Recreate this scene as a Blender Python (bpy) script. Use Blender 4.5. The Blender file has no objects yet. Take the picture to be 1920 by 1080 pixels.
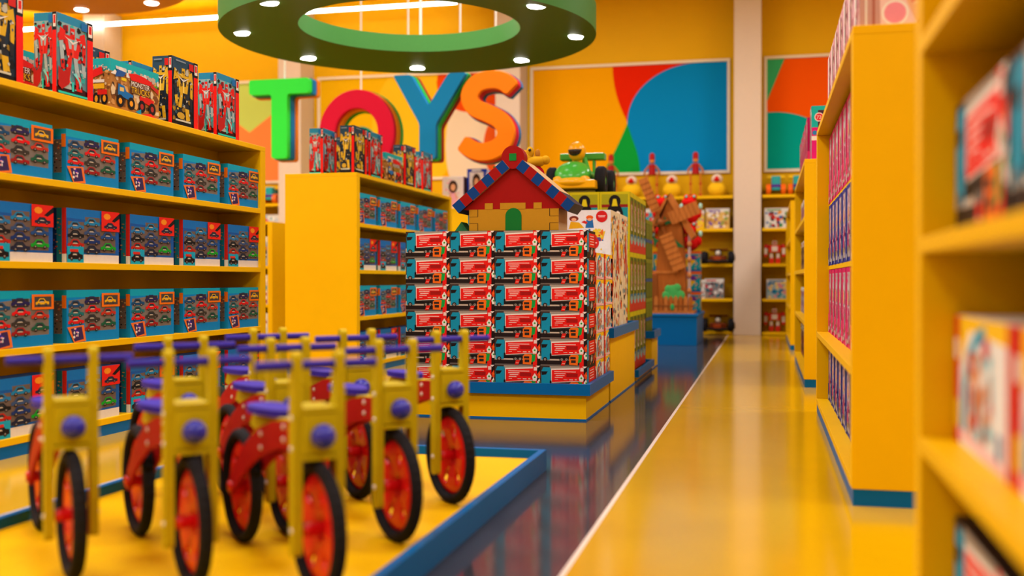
import bpy, bmesh, math, random
from mathutils import Vector, Matrix
S = bpy.context.scene
COL = S.collection
R = math.radians
random.seed(7)

# ---------------------------------------------------------------- colours
def hx(s):
    s = s.lstrip('#')
    o = []
    for i in (0, 2, 4):
        c = int(s[i:i+2], 16) / 255
        o.append(c / 12.92 if c <= .04045 else ((c + .055) / 1.055) ** 2.4)
    return tuple(o)
YEL = hx('f0bc00'); YEL2 = hx('e9c21a'); BLUE = hx('0064a8'); PUR = hx('382ca8')
RED = hx('e01410'); WHT = hx('e8e4dc'); BLK = hx('17151a'); ORG = hx('f07818')
TEAL = hx('0aa0a8'); SKY = hx('1496c8'); GRN = hx('149a3c'); BRN = hx('8a5a34')
PNK = hx('e0207a'); LPK = hx('efa6bd'); GRY = hx('7c736c'); SKIN = hx('e6a57c')
DBL = hx('16356e')

# ---------------------------------------------------------------- materials
_m = {}
def mat(name, color=None, rough=.5, metal=0., spec=.12, coat=0., emit=None, es=1., noise=.04, nscale=40., bump=0., bscale=200.):
    if name in _m: return _m[name]
    m = bpy.data.materials.new(name); m.use_nodes = True
    nt = m.node_tree; N = nt.nodes; L = nt.links
    b = N['Principled BSDF']
    b.inputs['Roughness'].default_value = rough
    b.inputs['Metallic'].default_value = metal
    b.inputs['Specular IOR Level'].default_value = spec
    b.inputs['Coat Weight'].default_value = coat
    tc = N.new('ShaderNodeTexCoord')
    if color is None:
        src = N.new('ShaderNodeAttribute'); src.attribute_name = 'Col'; cs = src.outputs['Color']
    else:
        src = N.new('ShaderNodeRGB'); src.outputs[0].default_value = (*color, 1); cs = src.outputs[0]
    nz = N.new('ShaderNodeTexNoise'); nz.inputs['Scale'].default_value = nscale
    L.new(tc.outputs['Object'], nz.inputs['Vector'])
    mr = N.new('ShaderNodeMapRange'); mr.inputs['To Min'].default_value = 1 - noise; mr.inputs['To Max'].default_value = 1 + noise
    L.new(nz.outputs['Fac'], mr.inputs['Value'])
    mx = N.new('ShaderNodeVectorMath'); mx.operation = 'SCALE'
    L.new(cs, mx.inputs[0]); L.new(mr.outputs[0], mx.inputs['Scale'])
    L.new(mx.outputs[0], b.inputs['Base Color'])
    if bump:
        n2 = N.new('ShaderNodeTexNoise'); n2.inputs['Scale'].default_value = bscale
        L.new(tc.outputs['Object'], n2.inputs['Vector'])
        bp = N.new('ShaderNodeBump'); bp.inputs['Strength'].default_value = bump; bp.inputs['Distance'].default_value = .01
        L.new(n2.outputs['Fac'], bp.inputs['Height']); L.new(bp.outputs[0], b.inputs['Normal'])
    if emit:
        b.inputs['Emission Color'].default_value = (*emit, 1); b.inputs['Emission Strength'].default_value = es
    _m[name] = m
    return m
def wood_mat():
    m = mat('toy_wood', None, .5, noise=.0)
    nt = m.node_tree; N = nt.nodes; L = nt.links
    nz = [n for n in N if n.type == 'TEX_NOISE'][0]
    mp = N.new('ShaderNodeMapping'); mp.inputs['Scale'].default_value = (30, 30, 2.5)
    tc = [n for n in N if n.type == 'TEX_COORD'][0]
    L.new(tc.outputs['Object'], mp.inputs['Vector']); L.new(mp.outputs[0], nz.inputs['Vector'])
    nz.inputs['Scale'].default_value = 1.5
    mr = [n for n in N if n.type == 'MAP_RANGE'][0]
    mr.inputs['To Min'].default_value = .62; mr.inputs['To Max'].default_value = 1.3
    return m
PAINT = mat('painted_board', YEL, .42, noise=.03, nscale=6)
ATT = mat('satin_paint', None, .5)
CARD = mat('printed_card', None, .5, noise=.06, nscale=60)
PLAST = mat('glossy_plastic', None, .22, noise=.02, spec=.4)
MATTE = mat('matte_print', None, .8, noise=.02, spec=.02)
RUB = mat('rubber', hx('1c1c20'), .75)
WOOD = wood_mat()
LAMP = mat('lamp_glass', hx('ffffff'), .4, emit=(1, .95, .86), es=14)
STRIP = mat('light_tube', hx('ffffff'), .4, emit=(1, .95, .85), es=13)
COLM = mat('column_plaster', hx('dcc8b4'), .7, noise=.03, nscale=25)
WALLM = mat('wall_paint', hx('e4ae00'), .6, noise=.02, nscale=3)
CEILM = mat('ceiling_paint', hx('ffb400'), .7, noise=.03, nscale=2)
FLG = mat('floor_grey', hx('383b45'), .1, noise=.08, nscale=5, spec=.9)
FLY = mat('floor_yellow', hx('d2a600'), .14, noise=.05, nscale=4, spec=.7)
FLW = mat('floor_line', hx('e8dcd0'), .25, noise=.03)
BLUEM = mat('blue_laminate', BLUE, .4, noise=.03, nscale=10)

# ---------------------------------------------------------------- mesh builder
class MB:
    def __init__(s): s.v = []; s.f = []; s.c = []; s.sm = []; s.mi = []
    def add(s, vs, fs, col, smooth=False, mi=0):
        o = len(s.v); s.v += [tuple(p) for p in vs]
        for f in fs:
            s.f.append([i + o for i in f]); s.c.append(col); s.sm.append(smooth); s.mi.append(mi)
        return s
    def box(s, x0, y0, z0, x1, y1, z1, col=WHT, mi=0, M=None):
        x0, x1 = sorted((x0, x1)); y0, y1 = sorted((y0, y1)); z0, z1 = sorted((z0, z1))
        vs = [(x0,y0,z0),(x1,y0,z0),(x1,y1,z0),(x0,y1,z0),(x0,y0,z1),(x1,y0,z1),(x1,y1,z1),(x0,y1,z1)]
        if M is not None: vs = [M @ Vector(p) for p in vs]
        return s.add(vs, [(0,3,2,1),(4,5,6,7),(0,1,5,4),(1,2,6,5),(2,3,7,6),(3,0,4,7)], col, mi=mi)
    def prism(s, pts, o, ux, uy, n, d, col, cap=None, smooth=False):
        # polygon pts (2d, counter-clockwise) in plane o,ux,uy; front at o, body extends -n*d
        o = Vector(o); ux = Vector(ux); uy = Vector(uy); n = Vector(n)
        A = [o + ux*p[0] + uy*p[1] for p in pts]; B = [a - n*d for a in A]
        k = len(pts); vs = A + B
        s.add(vs, [tuple(range(k))], cap or col)
        s.add(vs, [tuple(reversed(range(k, 2*k)))], col)
        s.add(vs, [(i, i+k, (i+1) % k + k, (i+1) % k) for i in range(k)], col, smooth)
        return s
    def sph(s, c, r, col, seg=16, rings=10, M=None):
        if not isinstance(r, (tuple, list)): r = (r, r, r)
        vs = []; fs = []
        for j in range(rings + 1):
            t = math.pi * j / rings
            for i in range(seg):
                a = 2*math.pi*i/seg
                vs.append(Vector((r[0]*math.sin(t)*math.cos(a), r[1]*math.sin(t)*math.sin(a), r[2]*math.cos(t))))
        for j in range(rings):
            for i in range(seg):
                a = j*seg+i; b = j*seg+(i+1) % seg
                if j == 0: fs.append((a, a+seg, b+seg))
                elif j == rings-1: fs.append((a, a+seg, b))
                else: fs.append((a, a+seg, b+seg, b))
        if M is not None: vs = [M @ p for p in vs]
        c = Vector(c)
        return s.add([p + c for p in vs], fs, col, True)
    def tube(s, path, r, col, seg=12, cap=True):
        P = [Vector(p) for p in path]; k = len(P)
        rr = r if isinstance(r, (list, tuple)) else [r]*k
        vs = []
        prev = None
        for i, p in enumerate(P):
            d = (P[min(i+1, k-1)] - P[max(i-1, 0)]).normalized()
            if prev is None:
                up = Vector((0, 0, 1)) if abs(d.z) < .9 else Vector((1, 0, 0))
                a = d.cross(up).normalized()
            else: a = (prev - d*prev.dot(d)).normalized()
            prev = a; b = d.cross(a)
            for j in range(seg):
                t = 2*math.pi*j/seg
                vs.append(p + (a*math.cos(t) + b*math.sin(t))*rr[i])
        fs = [(i*seg+j, i*seg+(j+1) % seg, (i+1)*seg+(j+1) % seg, (i+1)*seg+j) for i in range(k-1) for j in range(seg)]
        s.add(vs, fs, col, True)
        if cap:
            s.add(vs, [tuple(reversed(range(seg))), tuple(range((k-1)*seg, k*seg))], col)
        return s
    def lathe(s, prof, o, ax, col, seg=32, smooth=True, close=False, mod=None):
        # prof: (radius, offset along axis)
        o = Vector(o); ax = Vector(ax).normalized()
        up = Vector((0, 0, 1)) if abs(ax.z) < .9 else Vector((1, 0, 0))
        a = ax.cross(up).normalized(); b = ax.cross(a)
        vs = []; n = len(prof)
        for i in range(seg):
            t = 2*math.pi*i/seg
            for k, (r, h) in enumerate(prof):
                q = r if mod is None else r + mod(i, k)
                vs.append(o + ax*h + (a*math.cos(t) + b*math.sin(t))*q)
        fs = []
        m = n if close else n-1
        for i in range(seg):
            for k in range(m):
                fs.append((i*n+k, i*n+(k+1) % n, ((i+1) % seg)*n+(k+1) % n, ((i+1) % seg)*n+k))
        return s.add(vs, fs, col, smooth)
    def face(s, o, ux, uy, w, h): return Face(s, o, ux, uy, w, h)

def build(name, mb, material, parent=None, loc=None, rotz=0, bevel=0, solid=0, mats=None):
    me = bpy.data.meshes.new(name)
    me.from_pydata(mb.v, [], mb.f)
    ca = me.color_attributes.new('Col', 'FLOAT_COLOR', 'CORNER')
    buf = []
    for p in me.polygons:
        c = mb.c[p.index]
        buf += [c[0], c[1], c[2], 1.0] * p.loop_total
    ca.data.foreach_set('color', buf)
    me.polygons.foreach_set('use_smooth', mb.sm)
    for mm in (mats or [material]): me.materials.append(mm)
    if mats: me.polygons.foreach_set('material_index', mb.mi)
    me.update()
    o = bpy.data.objects.new(name, me); COL.objects.link(o)
    if parent: o.parent = parent
    if loc is not None: o.location = loc
    o.rotation_euler = (0, 0, rotz)
    if bevel:
        b = o.modifiers.new('bevel', 'BEVEL'); b.width = bevel; b.segments = 2; b.limit_method = 'ANGLE'
    if solid:
        b = o.modifiers.new('solid', 'SOLIDIFY'); b.thickness = solid; b.offset = 0
    return o
def tag(o, label, cat, group=None):
    o['label'] = label; o['category'] = cat
    if group: o['group'] = group
    return o
def empty(name, loc, label, cat, group=None, rotz=0):
    o = bpy.data.objects.new(name, None); COL.objects.link(o)
    o.location = loc; o.rotation_euler = (0, 0, rotz); o.empty_display_size = .1
    return tag(o, label, cat, group)
def struct(o):
    o['kind'] = 'structure'; return o
def dup(root, loc, rotz, label, group=None, scale=None):
    r = root.copy(); COL.objects.link(r); r.location = loc; r.rotation_euler = (0, 0, rotz)
    r['label'] = label
    if group: r['group'] = group
    if scale: r.scale = scale
    def rec(src, dst):
        for ch in src.children:
            c = ch.copy(); COL.objects.link(c); c.parent = dst; rec(ch, c)
    rec(root, r)
    return r
ORD = ['first', 'second', 'third', 'fourth', 'fifth', 'sixth', 'seventh', 'eighth', 'ninth']

# ---------------------------------------------------------------- lettering
_tx = {}
def text_tris(t):
    if t in _tx: return _tx[t]
    cu = bpy.data.curves.new('lettering', 'FONT'); cu.body = t; cu.resolution_u = 2
    ob = bpy.data.objects.new('lettering', cu); COL.objects.link(ob)
    dg = bpy.context.evaluated_depsgraph_get(); dg.update()
    me = bpy.data.meshes.new_from_object(ob.evaluated_get(dg))
    me.calc_loop_triangles()
    vs = [v.co.to_2d() for v in me.vertices]
    tr = [tuple(l.vertices) for l in me.loop_triangles]
    bpy.data.objects.remove(ob); bpy.data.curves.remove(cu); bpy.data.meshes.remove(me)
    x0 = min(v.x for v in vs); x1 = max(v.x for v in vs); y0 = min(v.y for v in vs); y1 = max(v.y for v in vs)
    vs = [((v.x-x0)/(x1-x0), (v.y-y0)/(y1-y0)) for v in vs]
    _tx[t] = (vs, tr)
    return _tx[t]

class Face:
    """flat printed artwork on one side of a carton; every patch is a thin printed layer"""
    def __init__(s, mb, o, ux, uy, w, h):
        s.mb = mb; s.o = Vector(o); s.ux = Vector(ux)*w; s.uy = Vector(uy)*h
        s.n = Vector(ux).cross(Vector(uy)).normalized(); s.k = 1; s.i = 0; s.w = w; s.h = h
        s.a = w / h
    def P(s, u, v, k=0): return s.o + s.ux*u + s.uy*v + s.n*(.0004 + 7e-5*s.i)
    def poly(s, pts, col, up=True):
        s.i += 1; k = 0
        q = [s.P(min(max(u, 0), 1), min(max(v, 0), 1), k) for u, v in pts]
        s.mb.add(q, [tuple(range(len(q)))], col)
        return s
    def rect(s, u0, v0, u1, v1, col, up=True): return s.poly([(u0,v0),(u1,v0),(u1,v1),(u0,v1)], col, up)
    def ell(s, cu, cv, ru, rv=None, col=WHT, n=14, up=True):
        if rv is None: rv = ru * s.a
        return s.poly([(cu+ru*math.cos(2*math.pi*i/n), cv+rv*math.sin(2*math.pi*i/n)) for i in range(n)], col, up)
    def at(s, k): s.k = k; return s
    def txt(s, t, u0, v0, u1, v1, col, shear=0):
        vs, tr = text_tris(t); s.i += 1
        q = [s.P(u0+(u1-u0)*x+shear*y, v0+(v1-v0)*y, min(s.k, 9)) for x, y in vs]
        s.mb.add(q, tr, col); return s
    def car(s, cu, cv, w, h, col, k=3):
        s.k = k-1; x = cu-w/2; y = cv-h/2
        s.poly([(x,y+h*.2),(x+w,y+h*.2),(x+w,y+h*.55),(x+w*.78,y+h*.62),(x+w*.62,y+h),(x+w*.3,y+h),(x+w*.15,y+h*.6),(x,y+h*.5)], col)
        s.poly([(x+w*.24,y+h*.6),(x+w*.7,y+h*.6),(x+w*.58,y+h*.88),(x+w*.34,y+h*.88)], hx('2a3038'))
        s.ell(x+w*.24, y+h*.2, w*.1, h*.18, BLK, 8); s.ell(x+w*.76, y+h*.2, w*.1, h*.18, BLK, 8)
        s.ell(x+w*.24, y+h*.22, w*.05, h*.1, hx('988c84'), 6, True); s.ell(x+w*.76, y+h*.22, w*.05, h*.1, hx('988c84'), 6, False)
        s.poly([(x+w*.3,y+h*.5),(x+w*.62,y+h*.5),(x+w*.55,y+h*.62),(x+w*.36,y+h*.62)], hx('c8bca8')); s.rect(x+w*.04, y+h*.16, x+w*.94, y+h*.2, hx('4a403c'))
        return s
    def specks(s, u0, v0, u1, v1, cols, n, sz, k=3, seed=1, asp=1.):
        rd = random.Random(seed); s.k = k
        for i in range(n):
            u = rd.uniform(u0, u1); v = rd.uniform(v0, v1); a = rd.uniform(.4, 1)*sz; b = rd.uniform(.4, 1)*sz*asp; t = rd.uniform(0, 3.1)
            c = rd.choice(cols)
            p = [(u+a*math.cos(t+j*1.2566)*rd.uniform(.6,1), v+b*math.sin(t+j*1.2566)*rd.uniform(.6,1)*s.a) for j in range(5)]
            p = [(min(max(x,u0),u1), min(max(y,v0),v1)) for x, y in p]
            s.k = k + i % 3; s.poly(p, c, False)
        return s

def carton(name, w, d, h, base, front=None, left=None, right=None, top=None):
    mb = MB()
    mb.box(-w/2, -d/2, 0, w/2, d/2, h, base)
    if front: front(mb.face((-w/2, -d/2, 0), (1,0,0), (0,0,1), w, h))
    if left: left(mb.face((-w/2, d/2, 0), (0,-1,0), (0,0,1), d, h))
    if right: right(mb.face((w/2, -d/2, 0), (0,1,0), (0,0,1), d, h))
    if top: top(mb.face((-w/2, -d/2, h), (1,0,0), (0,1,0), w, d))
    return build(name, mb, CARD)
class Proto:
    """first call places the prototype itself, later calls place copies"""
    def __init__(s, fn, cat, group=None): s.fn = fn; s.o = None; s.cat = cat; s.group = group
    def put(s, loc, rotz, label, scale=None, group=None):
        if s.o is None:
            s.o = s.fn(); s.o.location = loc; s.o.rotation_euler = (0, 0, rotz)
            tag(s.o, label, s.cat, group or s.group)
            if scale: s.o.scale = scale
            return s.o
        o = dup(s.o, loc, rotz, label, group or s.group)
        o.scale = scale if scale else (1, 1, 1)
        return o

# ---------------------------------------------------------------- carton artwork
def art_cars_a(f):      # bright blue car set, orange tag
    f.at(0).rect(0, 0, 1, 1, hx('0884cc')); f.rect(0, .86, 1, 1, hx('0ca4c4'), False)
    f.at(1).poly([(.04,.36),(.33,.36),(.33,.2),(.93,.2),(.93,.78),(.62,.78),(.62,.86),(.04,.8)], GRY)
    f.at(2).rect(.34, .71, .6, .86, hx('3a3434'), False)
    cs = [(.17,.72,'1c4c78'),(.17,.56,'1f6f74'),(.17,.41,'d81c1c'),(.47,.79,'2a2458'),(.48,.62,'e0181c'),(.47,.44,'3c3630'),(.47,.27,'9c1c1c'),(.78,.55,'c03420'),(.78,.34,'1c5c40')]
    for u, v, c in cs: f.car(u, v, .29, .165, hx(c))
    f.at(2).poly([(0,.3),(.3,.33),(.34,.02),(.12,0)], hx('e8742c'))
    f.poly([(.06,.27),(.26,.3),(.3,.06),(.13,.02)], hx('3a2a5a')); f.specks(.08, .08, .27, .28, [WHT, PUR, LPK], 9, .03, 5, 3)
    f.at(4).rect(.64, .66, 1, .93, hx('ee7412')); f.rect(.68, .7, .96, .89, hx('4a4440')); f.car(.81, .79, .22, .14, hx('e8b018'), 7)
def art_cars_a_side(f):
    f.at(0).rect(0, 0, 1, 1, hx('12306a')); f.rect(.35, 0, 1, 1, hx('1288c2')); f.rect(.35, .86, 1, 1, hx('10a0c0'), False)
    f.at(2).rect(.42, .18, .8, .8, hx('6a5c54')); f.specks(.42, .18, .8, .8, [hx('b04030'), BLK, GRY, WHT, hx('c8a060')], 26, .09, 3, 5, .6)
    f.at(5).rect(.8, .66, 1, .9, hx('ee7412'))
def art_cars_b(f):      # dark blue car set, red tag, white foot
    f.at(0).rect(0, 0, 1, 1, hx('e4dad0')); f.poly([(0,.16),(1,.16),(1,1),(0,1)], hx('1a58a8'), False)
    f.at(1).poly([(0,.82),(1,.78),(1,1),(0,1)], hx('1670c0')); f.poly([(.03,.2),(.93,.2),(.93,.74),(.62,.74),(.62,.86),(.34,.86),(.34,.76),(.03,.76)], hx('6c5c54'), False)
    cs = [(.17,.68,'2a78b0'),(.17,.52,'16181c'),(.17,.35,'b82414'),(.47,.76,'1e80b4'),(.47,.58,'38507c'),(.47,.42,'1c3470'),(.47,.25,'20243c'),(.78,.52,'244c88'),(.78,.31,'18a028')]
    for u, v, c in cs: f.car(u, v, .3, .165, hx(c))
    f.at(4).rect(0, 0, .3, .3, hx('18a0c0')); f.car(.15, .14, .27, .22, hx('1c1414'), 6); f.at(8).rect(.05, .2, .2, .25, hx('d03020'))
    f.at(4).rect(.64, .62, 1, 1, hx('e0241a')); f.poly([(.84,.82),(1,.98),(1,.88),(.9,.8)], BLK); f.ell(.75, .9, .07, .06, hx('f09020'), 8, False); f.car(.82, .72, .26, .13, hx('2a2440'), 7)
def art_cars_b_side(f):
    f.at(0).rect(0, 0, 1, 1, hx('12306a')); f.rect(.55, 0, .8, 1, hx('1c7890')); f.rect(.8, .16, 1, 1, hx('d0281c'), False); f.rect(.8, 0, 1, .16, WHT, False)
    f.specks(.3, .15, .78, .85, [hx('a84030'), BLK, GRY, GRN, hx('c8a060')], 22, .09, 3, 8, .6)
def robot(f, cx, sc, c1, c2, bg, acc):
    # an invented toy robot, standing
    def r(x0, y0, x1, y1, c, k): f.at(k).rect(cx+x0*sc, y0, cx+x1*sc, y1, c, False)
    def p(pts, c, k): f.at(k).poly([(cx+x*sc, y) for x, y in pts], c, False)
    p([(-.2,.5),(.2,.5),(.3,.76),(-.3,.76)], c1, 4); p([(-.12,.6),(.12,.6),(.18,.72),(-.18,.72)], c2, 5)
    r(-.08, .76, .08, .86, c1, 4); r(-.05, .79, .05, .82, c2, 5)
    p([(-.5,.66),(-.26,.7),(-.26,.8),(-.44,.84)], c1, 4); p([(.5,.66),(.26,.7),(.26,.8),(.44,.84)], c1, 4)
    p([(-.48,.66),(-.34,.68),(-.3,.46),(-.42,.42)], c2, 4); p([(.48,.66),(.34,.68),(.36,.46),(.46,.42)], c1, 4)
    p([(-.44,.44),(-.3,.46),(-.28,.34),(-.4,.32)], c1, 5); p([(.32,.46),(.46,.44),(.44,.3),(.34,.3)], c2, 5)
    p([(-.16,.5),(-.02,.5),(-.1,.28),(-.26,.28)], c1, 4); p([(.16,.5),(.02,.5),(.1,.28),(.26,.28)], c2, 4)
    p([(-.28,.28),(-.08,.28),(-.12,.1),(-.32,.1)], c2, 5); p([(.28,.28),(.08,.28),(.14,.1),(.34,.1)], c1, 5)
    r(-.04, .5, .04, .66, acc, 6); p([(-.3,.74),(.0,.66),(.3,.74),(0,.69)], WHT, 6)
def art_robot(red):
    def a(f):
        if red:
            f.at(0).rect(0, 0, 1, 1, hx('5c8a98')); f.poly([(0,.6),(1,.4),(1,1),(0,1)], hx('8fb0b4')); f.poly([(0,0),(1,0),(1,.1),(0,.25)], hx('3a1018'), False)
            f.rect(0, .9, .8, 1, hx('2888b0'), False); f.specks(0, .1, .82, .9, [hx('b8c8c8'), hx('781420'), hx('38b0b0'), BLK, hx('c02020')], 46, .12, 2, 4)
            robot(f, .42, .8, hx('dc2018'), hx('a8b8bc'), None, hx('e84030')); f.specks(.08, .1, .78, .82, [hx('6a1418'), hx('e84838'), hx('c8d4d4'), hx('282430'), hx('50b8b8')], 44, .05, 2, 14); f.at(6).poly([(0,.36),(.14,.3),(.36,.38),(.3,.16),(.1,.08),(0,.12)], hx('b81c18'))
            f.at(7).rect(.38, .08, .44, .2, hx('30d0c8'), False); f.poly([(.42,.3),(.5,.32),(.66,.2),(.62,.12),(.58,.22)], hx('7fd8d8'), False); f.rect(0, .03, .84, .055, hx('28c8c0'), False)
            f.at(7).rect(.66, .87, .83, .97, hx('1c6cae'), False)
        else:
            f.at(0).rect(0, 0, 1, 1, hx('1c2c3c')); f.poly([(0,.8),(1,.7),(1,1),(0,1)], hx('284860')); f.rect(0, 0, 1, .07, BLK)
            f.specks(0, .08, .82, .9, [hx('3c5868'), hx('b08c20'), hx('101418'), hx('907020'), hx('b8b8a8')], 46, .12, 2, 6)
            robot(f, .42, .8, hx('d8ac20'), hx('20242c'), None, hx('f0d060')); f.specks(.08, .1, .78, .82, [hx('846410'), hx('f0d048'), hx('c8c8b8'), hx('14181c'), hx('486070')], 44, .05, 2, 16); f.at(6).ell(.3, .16, .16, .05, hx('c8a030'), 8)
            f.at(7).rect(.08, .075, .7, .1, hx('c8c8b8'), False); f.rect(.1, .94, .5, .96, hx('8090a0'), False)
            f.at(7).rect(.64, .86, .82, .96, hx('c81c18'), False)
        f.at(8).rect(.83, 0, 1, 1, hx('e81810')); f.at(8).k = 8; f.rect(.83, .78, 1, 1, BLK); f.at(9).rect(.86, .82, .98, .97, hx('e8e0d8'), False)
        f.i += 1; f.mb.add([f.P(*q, 10) for q in ((.88,.86),(.96,.86),(.96,.96),(.88,.96))], [(0,1,2,3)], hx('d81c18'))
    return a
def art_monster(side):
    def a(f):
        f.at(0).rect(0, 0, 1, 1, hx('b07838')); f.poly([(0,.76),(1,.74),(1,1),(0,1)], hx('18b0b8'))
        f.specks(0, .1, 1, .8, [hx('c89050'), hx('7a4a24'), hx('e0c8a0'), hx('4a3424'), hx('d8a860')], 60, .09, 2, 11)
        f.specks(0, .7, 1, .88, [hx('d8d8d0'), hx('b8b0a0'), WHT], 22, .07, 2, 12)
        w = .5 if not side else 1.
        if not side:
            pass
            for cx, cc in ((.28, '1c70b8'), (.72, 'd82018')):
                f.at(4).poly([(cx-.15,.32),(cx+.14,.24),(cx+.16,.38),(cx+.02,.42),(cx-.02,.52),(cx-.14,.54)], hx(cc)); f.rect(cx-.11, .4, cx-.03, .48, hx('e0c070'))
                for dx in (-.1, .12): f.at(6).ell(cx+dx, .2, .075, None, BLK, 14, False); f.at(7).ell(cx+dx, .2, .035, None, hx('f0a020') if cx < .5 else hx('a83028'), 10, False)
            f.at(4).poly([(.08,.66),(.24,.7),(.3,.8),(.12,.82)], hx('2858a0')); f.rect(.2, .62, .3, .68, hx('e8c818')); f.poly([(.8,.66),(.98,.54),(.98,.64),(.84,.74)], hx('c82c20'), False); f.at(5).poly([(.86,.7),(.94,.66),(.96,.72)], hx('50a030'))
            f.at(4).poly([(.62,.04),(.8,.1),(.96,.02),(.9,0),(.6,0)], hx('e02c18'), False); f.poly([(.48,.06),(.6,.14),(.6,.02)], hx('1890c0'), False)
            f.rect(.38, .42, .8, .7, hx('5a3820')); f.poly([(.34,.8),(.4,.68),(.8,.68),(.84,.76),(.66,.82),(.5,.84)], hx('e01c18')); f.txt('MONSTER', .4, .565, .78, .67, hx('f4f0e8')); f.txt('TRUCKS', .4, .43, .78, .555, hx('f4c018'))
        else:
            f.at(5).poly([(.3,.6),(.75,.7),(.7,.84),(.4,.78)], hx('e01c18')); f.rect(.3, .52, .8, .58, WHT, False); f.rect(.3, .4, .8, .5, hx('f0b818'), False)
            for u in (.2, .5, .8): f.at(6).ell(u, .2, .13, .13, BLK, 12, False); f.at(7).ell(u, .2, .06, .07, hx('e8a020'), 8, False)
            f.at(5).rect(.1, .3, .4, .45, hx('1c70b8'), False); f.rect(.55, .28, .9, .38, hx('d82018'), False)
    return a
def art_truck(f):
    f.at(0).rect(0, 0, 1, 1, hx('20181a')); f.poly([(0,.2),(1,.2),(1,.36),(0,.36)], hx('c8b8a8')); f.rect(0, .36, 1, 1, hx('3a302c'), False); f.rect(.2, .88, .9, 1, hx('a09488'), False); f.rect(0, 0, .9, .05, hx('6a605a'), False)
    f.at(2).poly([(.23,.38),(.23,.9),(.88,.95),(.88,.45)], hx('e8e0d8')); f.poly([(.245,.4),(.245,.85),(.86,.9),(.86,.47)], hx('e41c18'))
    for i, (a, b) in enumerate(((.3,.76),(.3,.54),(.33,.52),(.31,.48))): f.at(5).rect(a, .78-.07*i, b, .805-.07*i, hx('f0d0c8'), False)
    f.rect(.56, .6, .8, .74, hx('a01414'), False); f.rect(.31, .5, .38, .51, WHT, False); f.rect(.5, .5, .58, .51, WHT, False); f.rect(.62, .49, .7, .515, WHT, False); f.rect(.74, .49, .78, .53, hx('f0c0a0'), False)
    f.at(3).poly([(.02,.22),(.2,.22),(.22,.5),(.22,.95),(.06,.95),(.02,.8)], hx('1090b4')); f.poly([(.03,.66),(.12,.68),(.16,.8),(.02,.8)], BLK); f.rect(.2, .26, .24, .46, BLK, False)
    f.at(4).rect(.24, .26, .62, .36, hx('141214'), False)
    for u in (.1, .46, .56): f.at(6).ell(u, .24, .05, None, hx('241e1e'), 12, False); f.at(7).ell(u, .24, .026, None, hx('a09890'), 8, False); f.ell(u, .24, .012, None, hx('4a4440'), 8, False)
    f.at(5).poly([(.44,.02),(.52,.02),(.56,.2),(.47,.2)], hx('d8241c')); f.rect(.47, .08, .53, .1, hx('f0b0a0'), True)
    f.at(4).rect(.84, 0, .93, 1, hx('e41c18')); f.poly([(.78,.1),(.88,.16),(.9,.42),(.8,.42)], hx('14a040')); f.at(6).poly([(.62,.05),(.8,.03),(.82,.38),(.8,.42),(.66,.42),(.62,.34)], hx('ee6c18')); f.rect(.645, .26, .76, .34, hx('2c2420')); f.rect(.66, .12, .76, .22, hx('2c2420'), False)
    f.at(5).rect(.93, 0, 1, 1, hx('1c1416'), False)
    for (u, v, c) in ((.88,.6,GRN),(.985,.42,GRN),(.99,.7,ORG)):
        f.at(6).poly([(u-.055,v-.02),(u-.035,v-.16),(u+.035,v-.16),(u+.055,v-.02),(u,v+.12)], WHT if c != ORG else hx('e84818')); f.ell(u, v-.03, .022, None, c, 6)
    f.at(6).rect(.86, .82, .93, .95, hx('f0d0c8'), False); f.poly([(.9,1),(1,1),(.95,.93)], hx('f0e8e0'), False)
def art_truck_side(f):
    f.at(0).rect(0, 0, 1, 1, hx('20181a')); f.rect(.22, .38, .95, .9, hx('e41c18')); f.rect(0, .2, .2, .95, hx('1090b4'), False)
    for i in range(4): f.at(3).rect(.35, .78-.1*i, .8, .81-.1*i, hx('f0d0c8'), False)
    f.specks(.2, .02, .95, .36, [hx('e0501c'), BLK, hx('b8a898'), hx('d0241c')], 14, .1, 3, 2)
def art_baby(f):        # yellow / white nursery toy with blue arc, red spines
    f.at(0).rect(0, 0, 1, 1, hx('e8e8e4')); f.poly([(0,1),(0,.45),(.3,.9),(1,.84),(1,1)], hx('f4c41c'))
    pts = [(.12,.1),(.16,.45),(.26,.74),(.44,.92),(.58,.96),(.56,.84),(.44,.8),(.33,.68),(.24,.44),(.2,.1)]
    f.at(2).poly(pts, hx('1a9ab8')); f.specks(.26, .12, .7, .75, [hx('d88c60'), hx('c03c30'), hx('e8e0dc'), hx('e0a078'), hx('a87048'), hx('5ab8c8')], 34, .07, 3, 21)
    f.at(4).ell(.44, .42, .07, .12, hx('c87850')); f.ell(.6, .8, .06, .08, hx('c83848'), 10, False); f.ell(.42, .56, .05, .07, SKIN, 10, False)
    f.at(5).rect(.78, .06, .84, .26, hx('1060a0')); f.poly([(0,.06),(.9,.0),(.9,.08),(0,.14)], hx('f0c0c0'), False)
    f.at(6).rect(0, 0, .1, 1, hx('dc1c18')); f.rect(.01, .66, .09, .82, hx('f0d8d0')); f.rect(.01, .12, .09, .34, hx('f4c41c'), False); f.at(6).rect(.94, 0, 1, 1, hx('dc1c18'))
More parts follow.
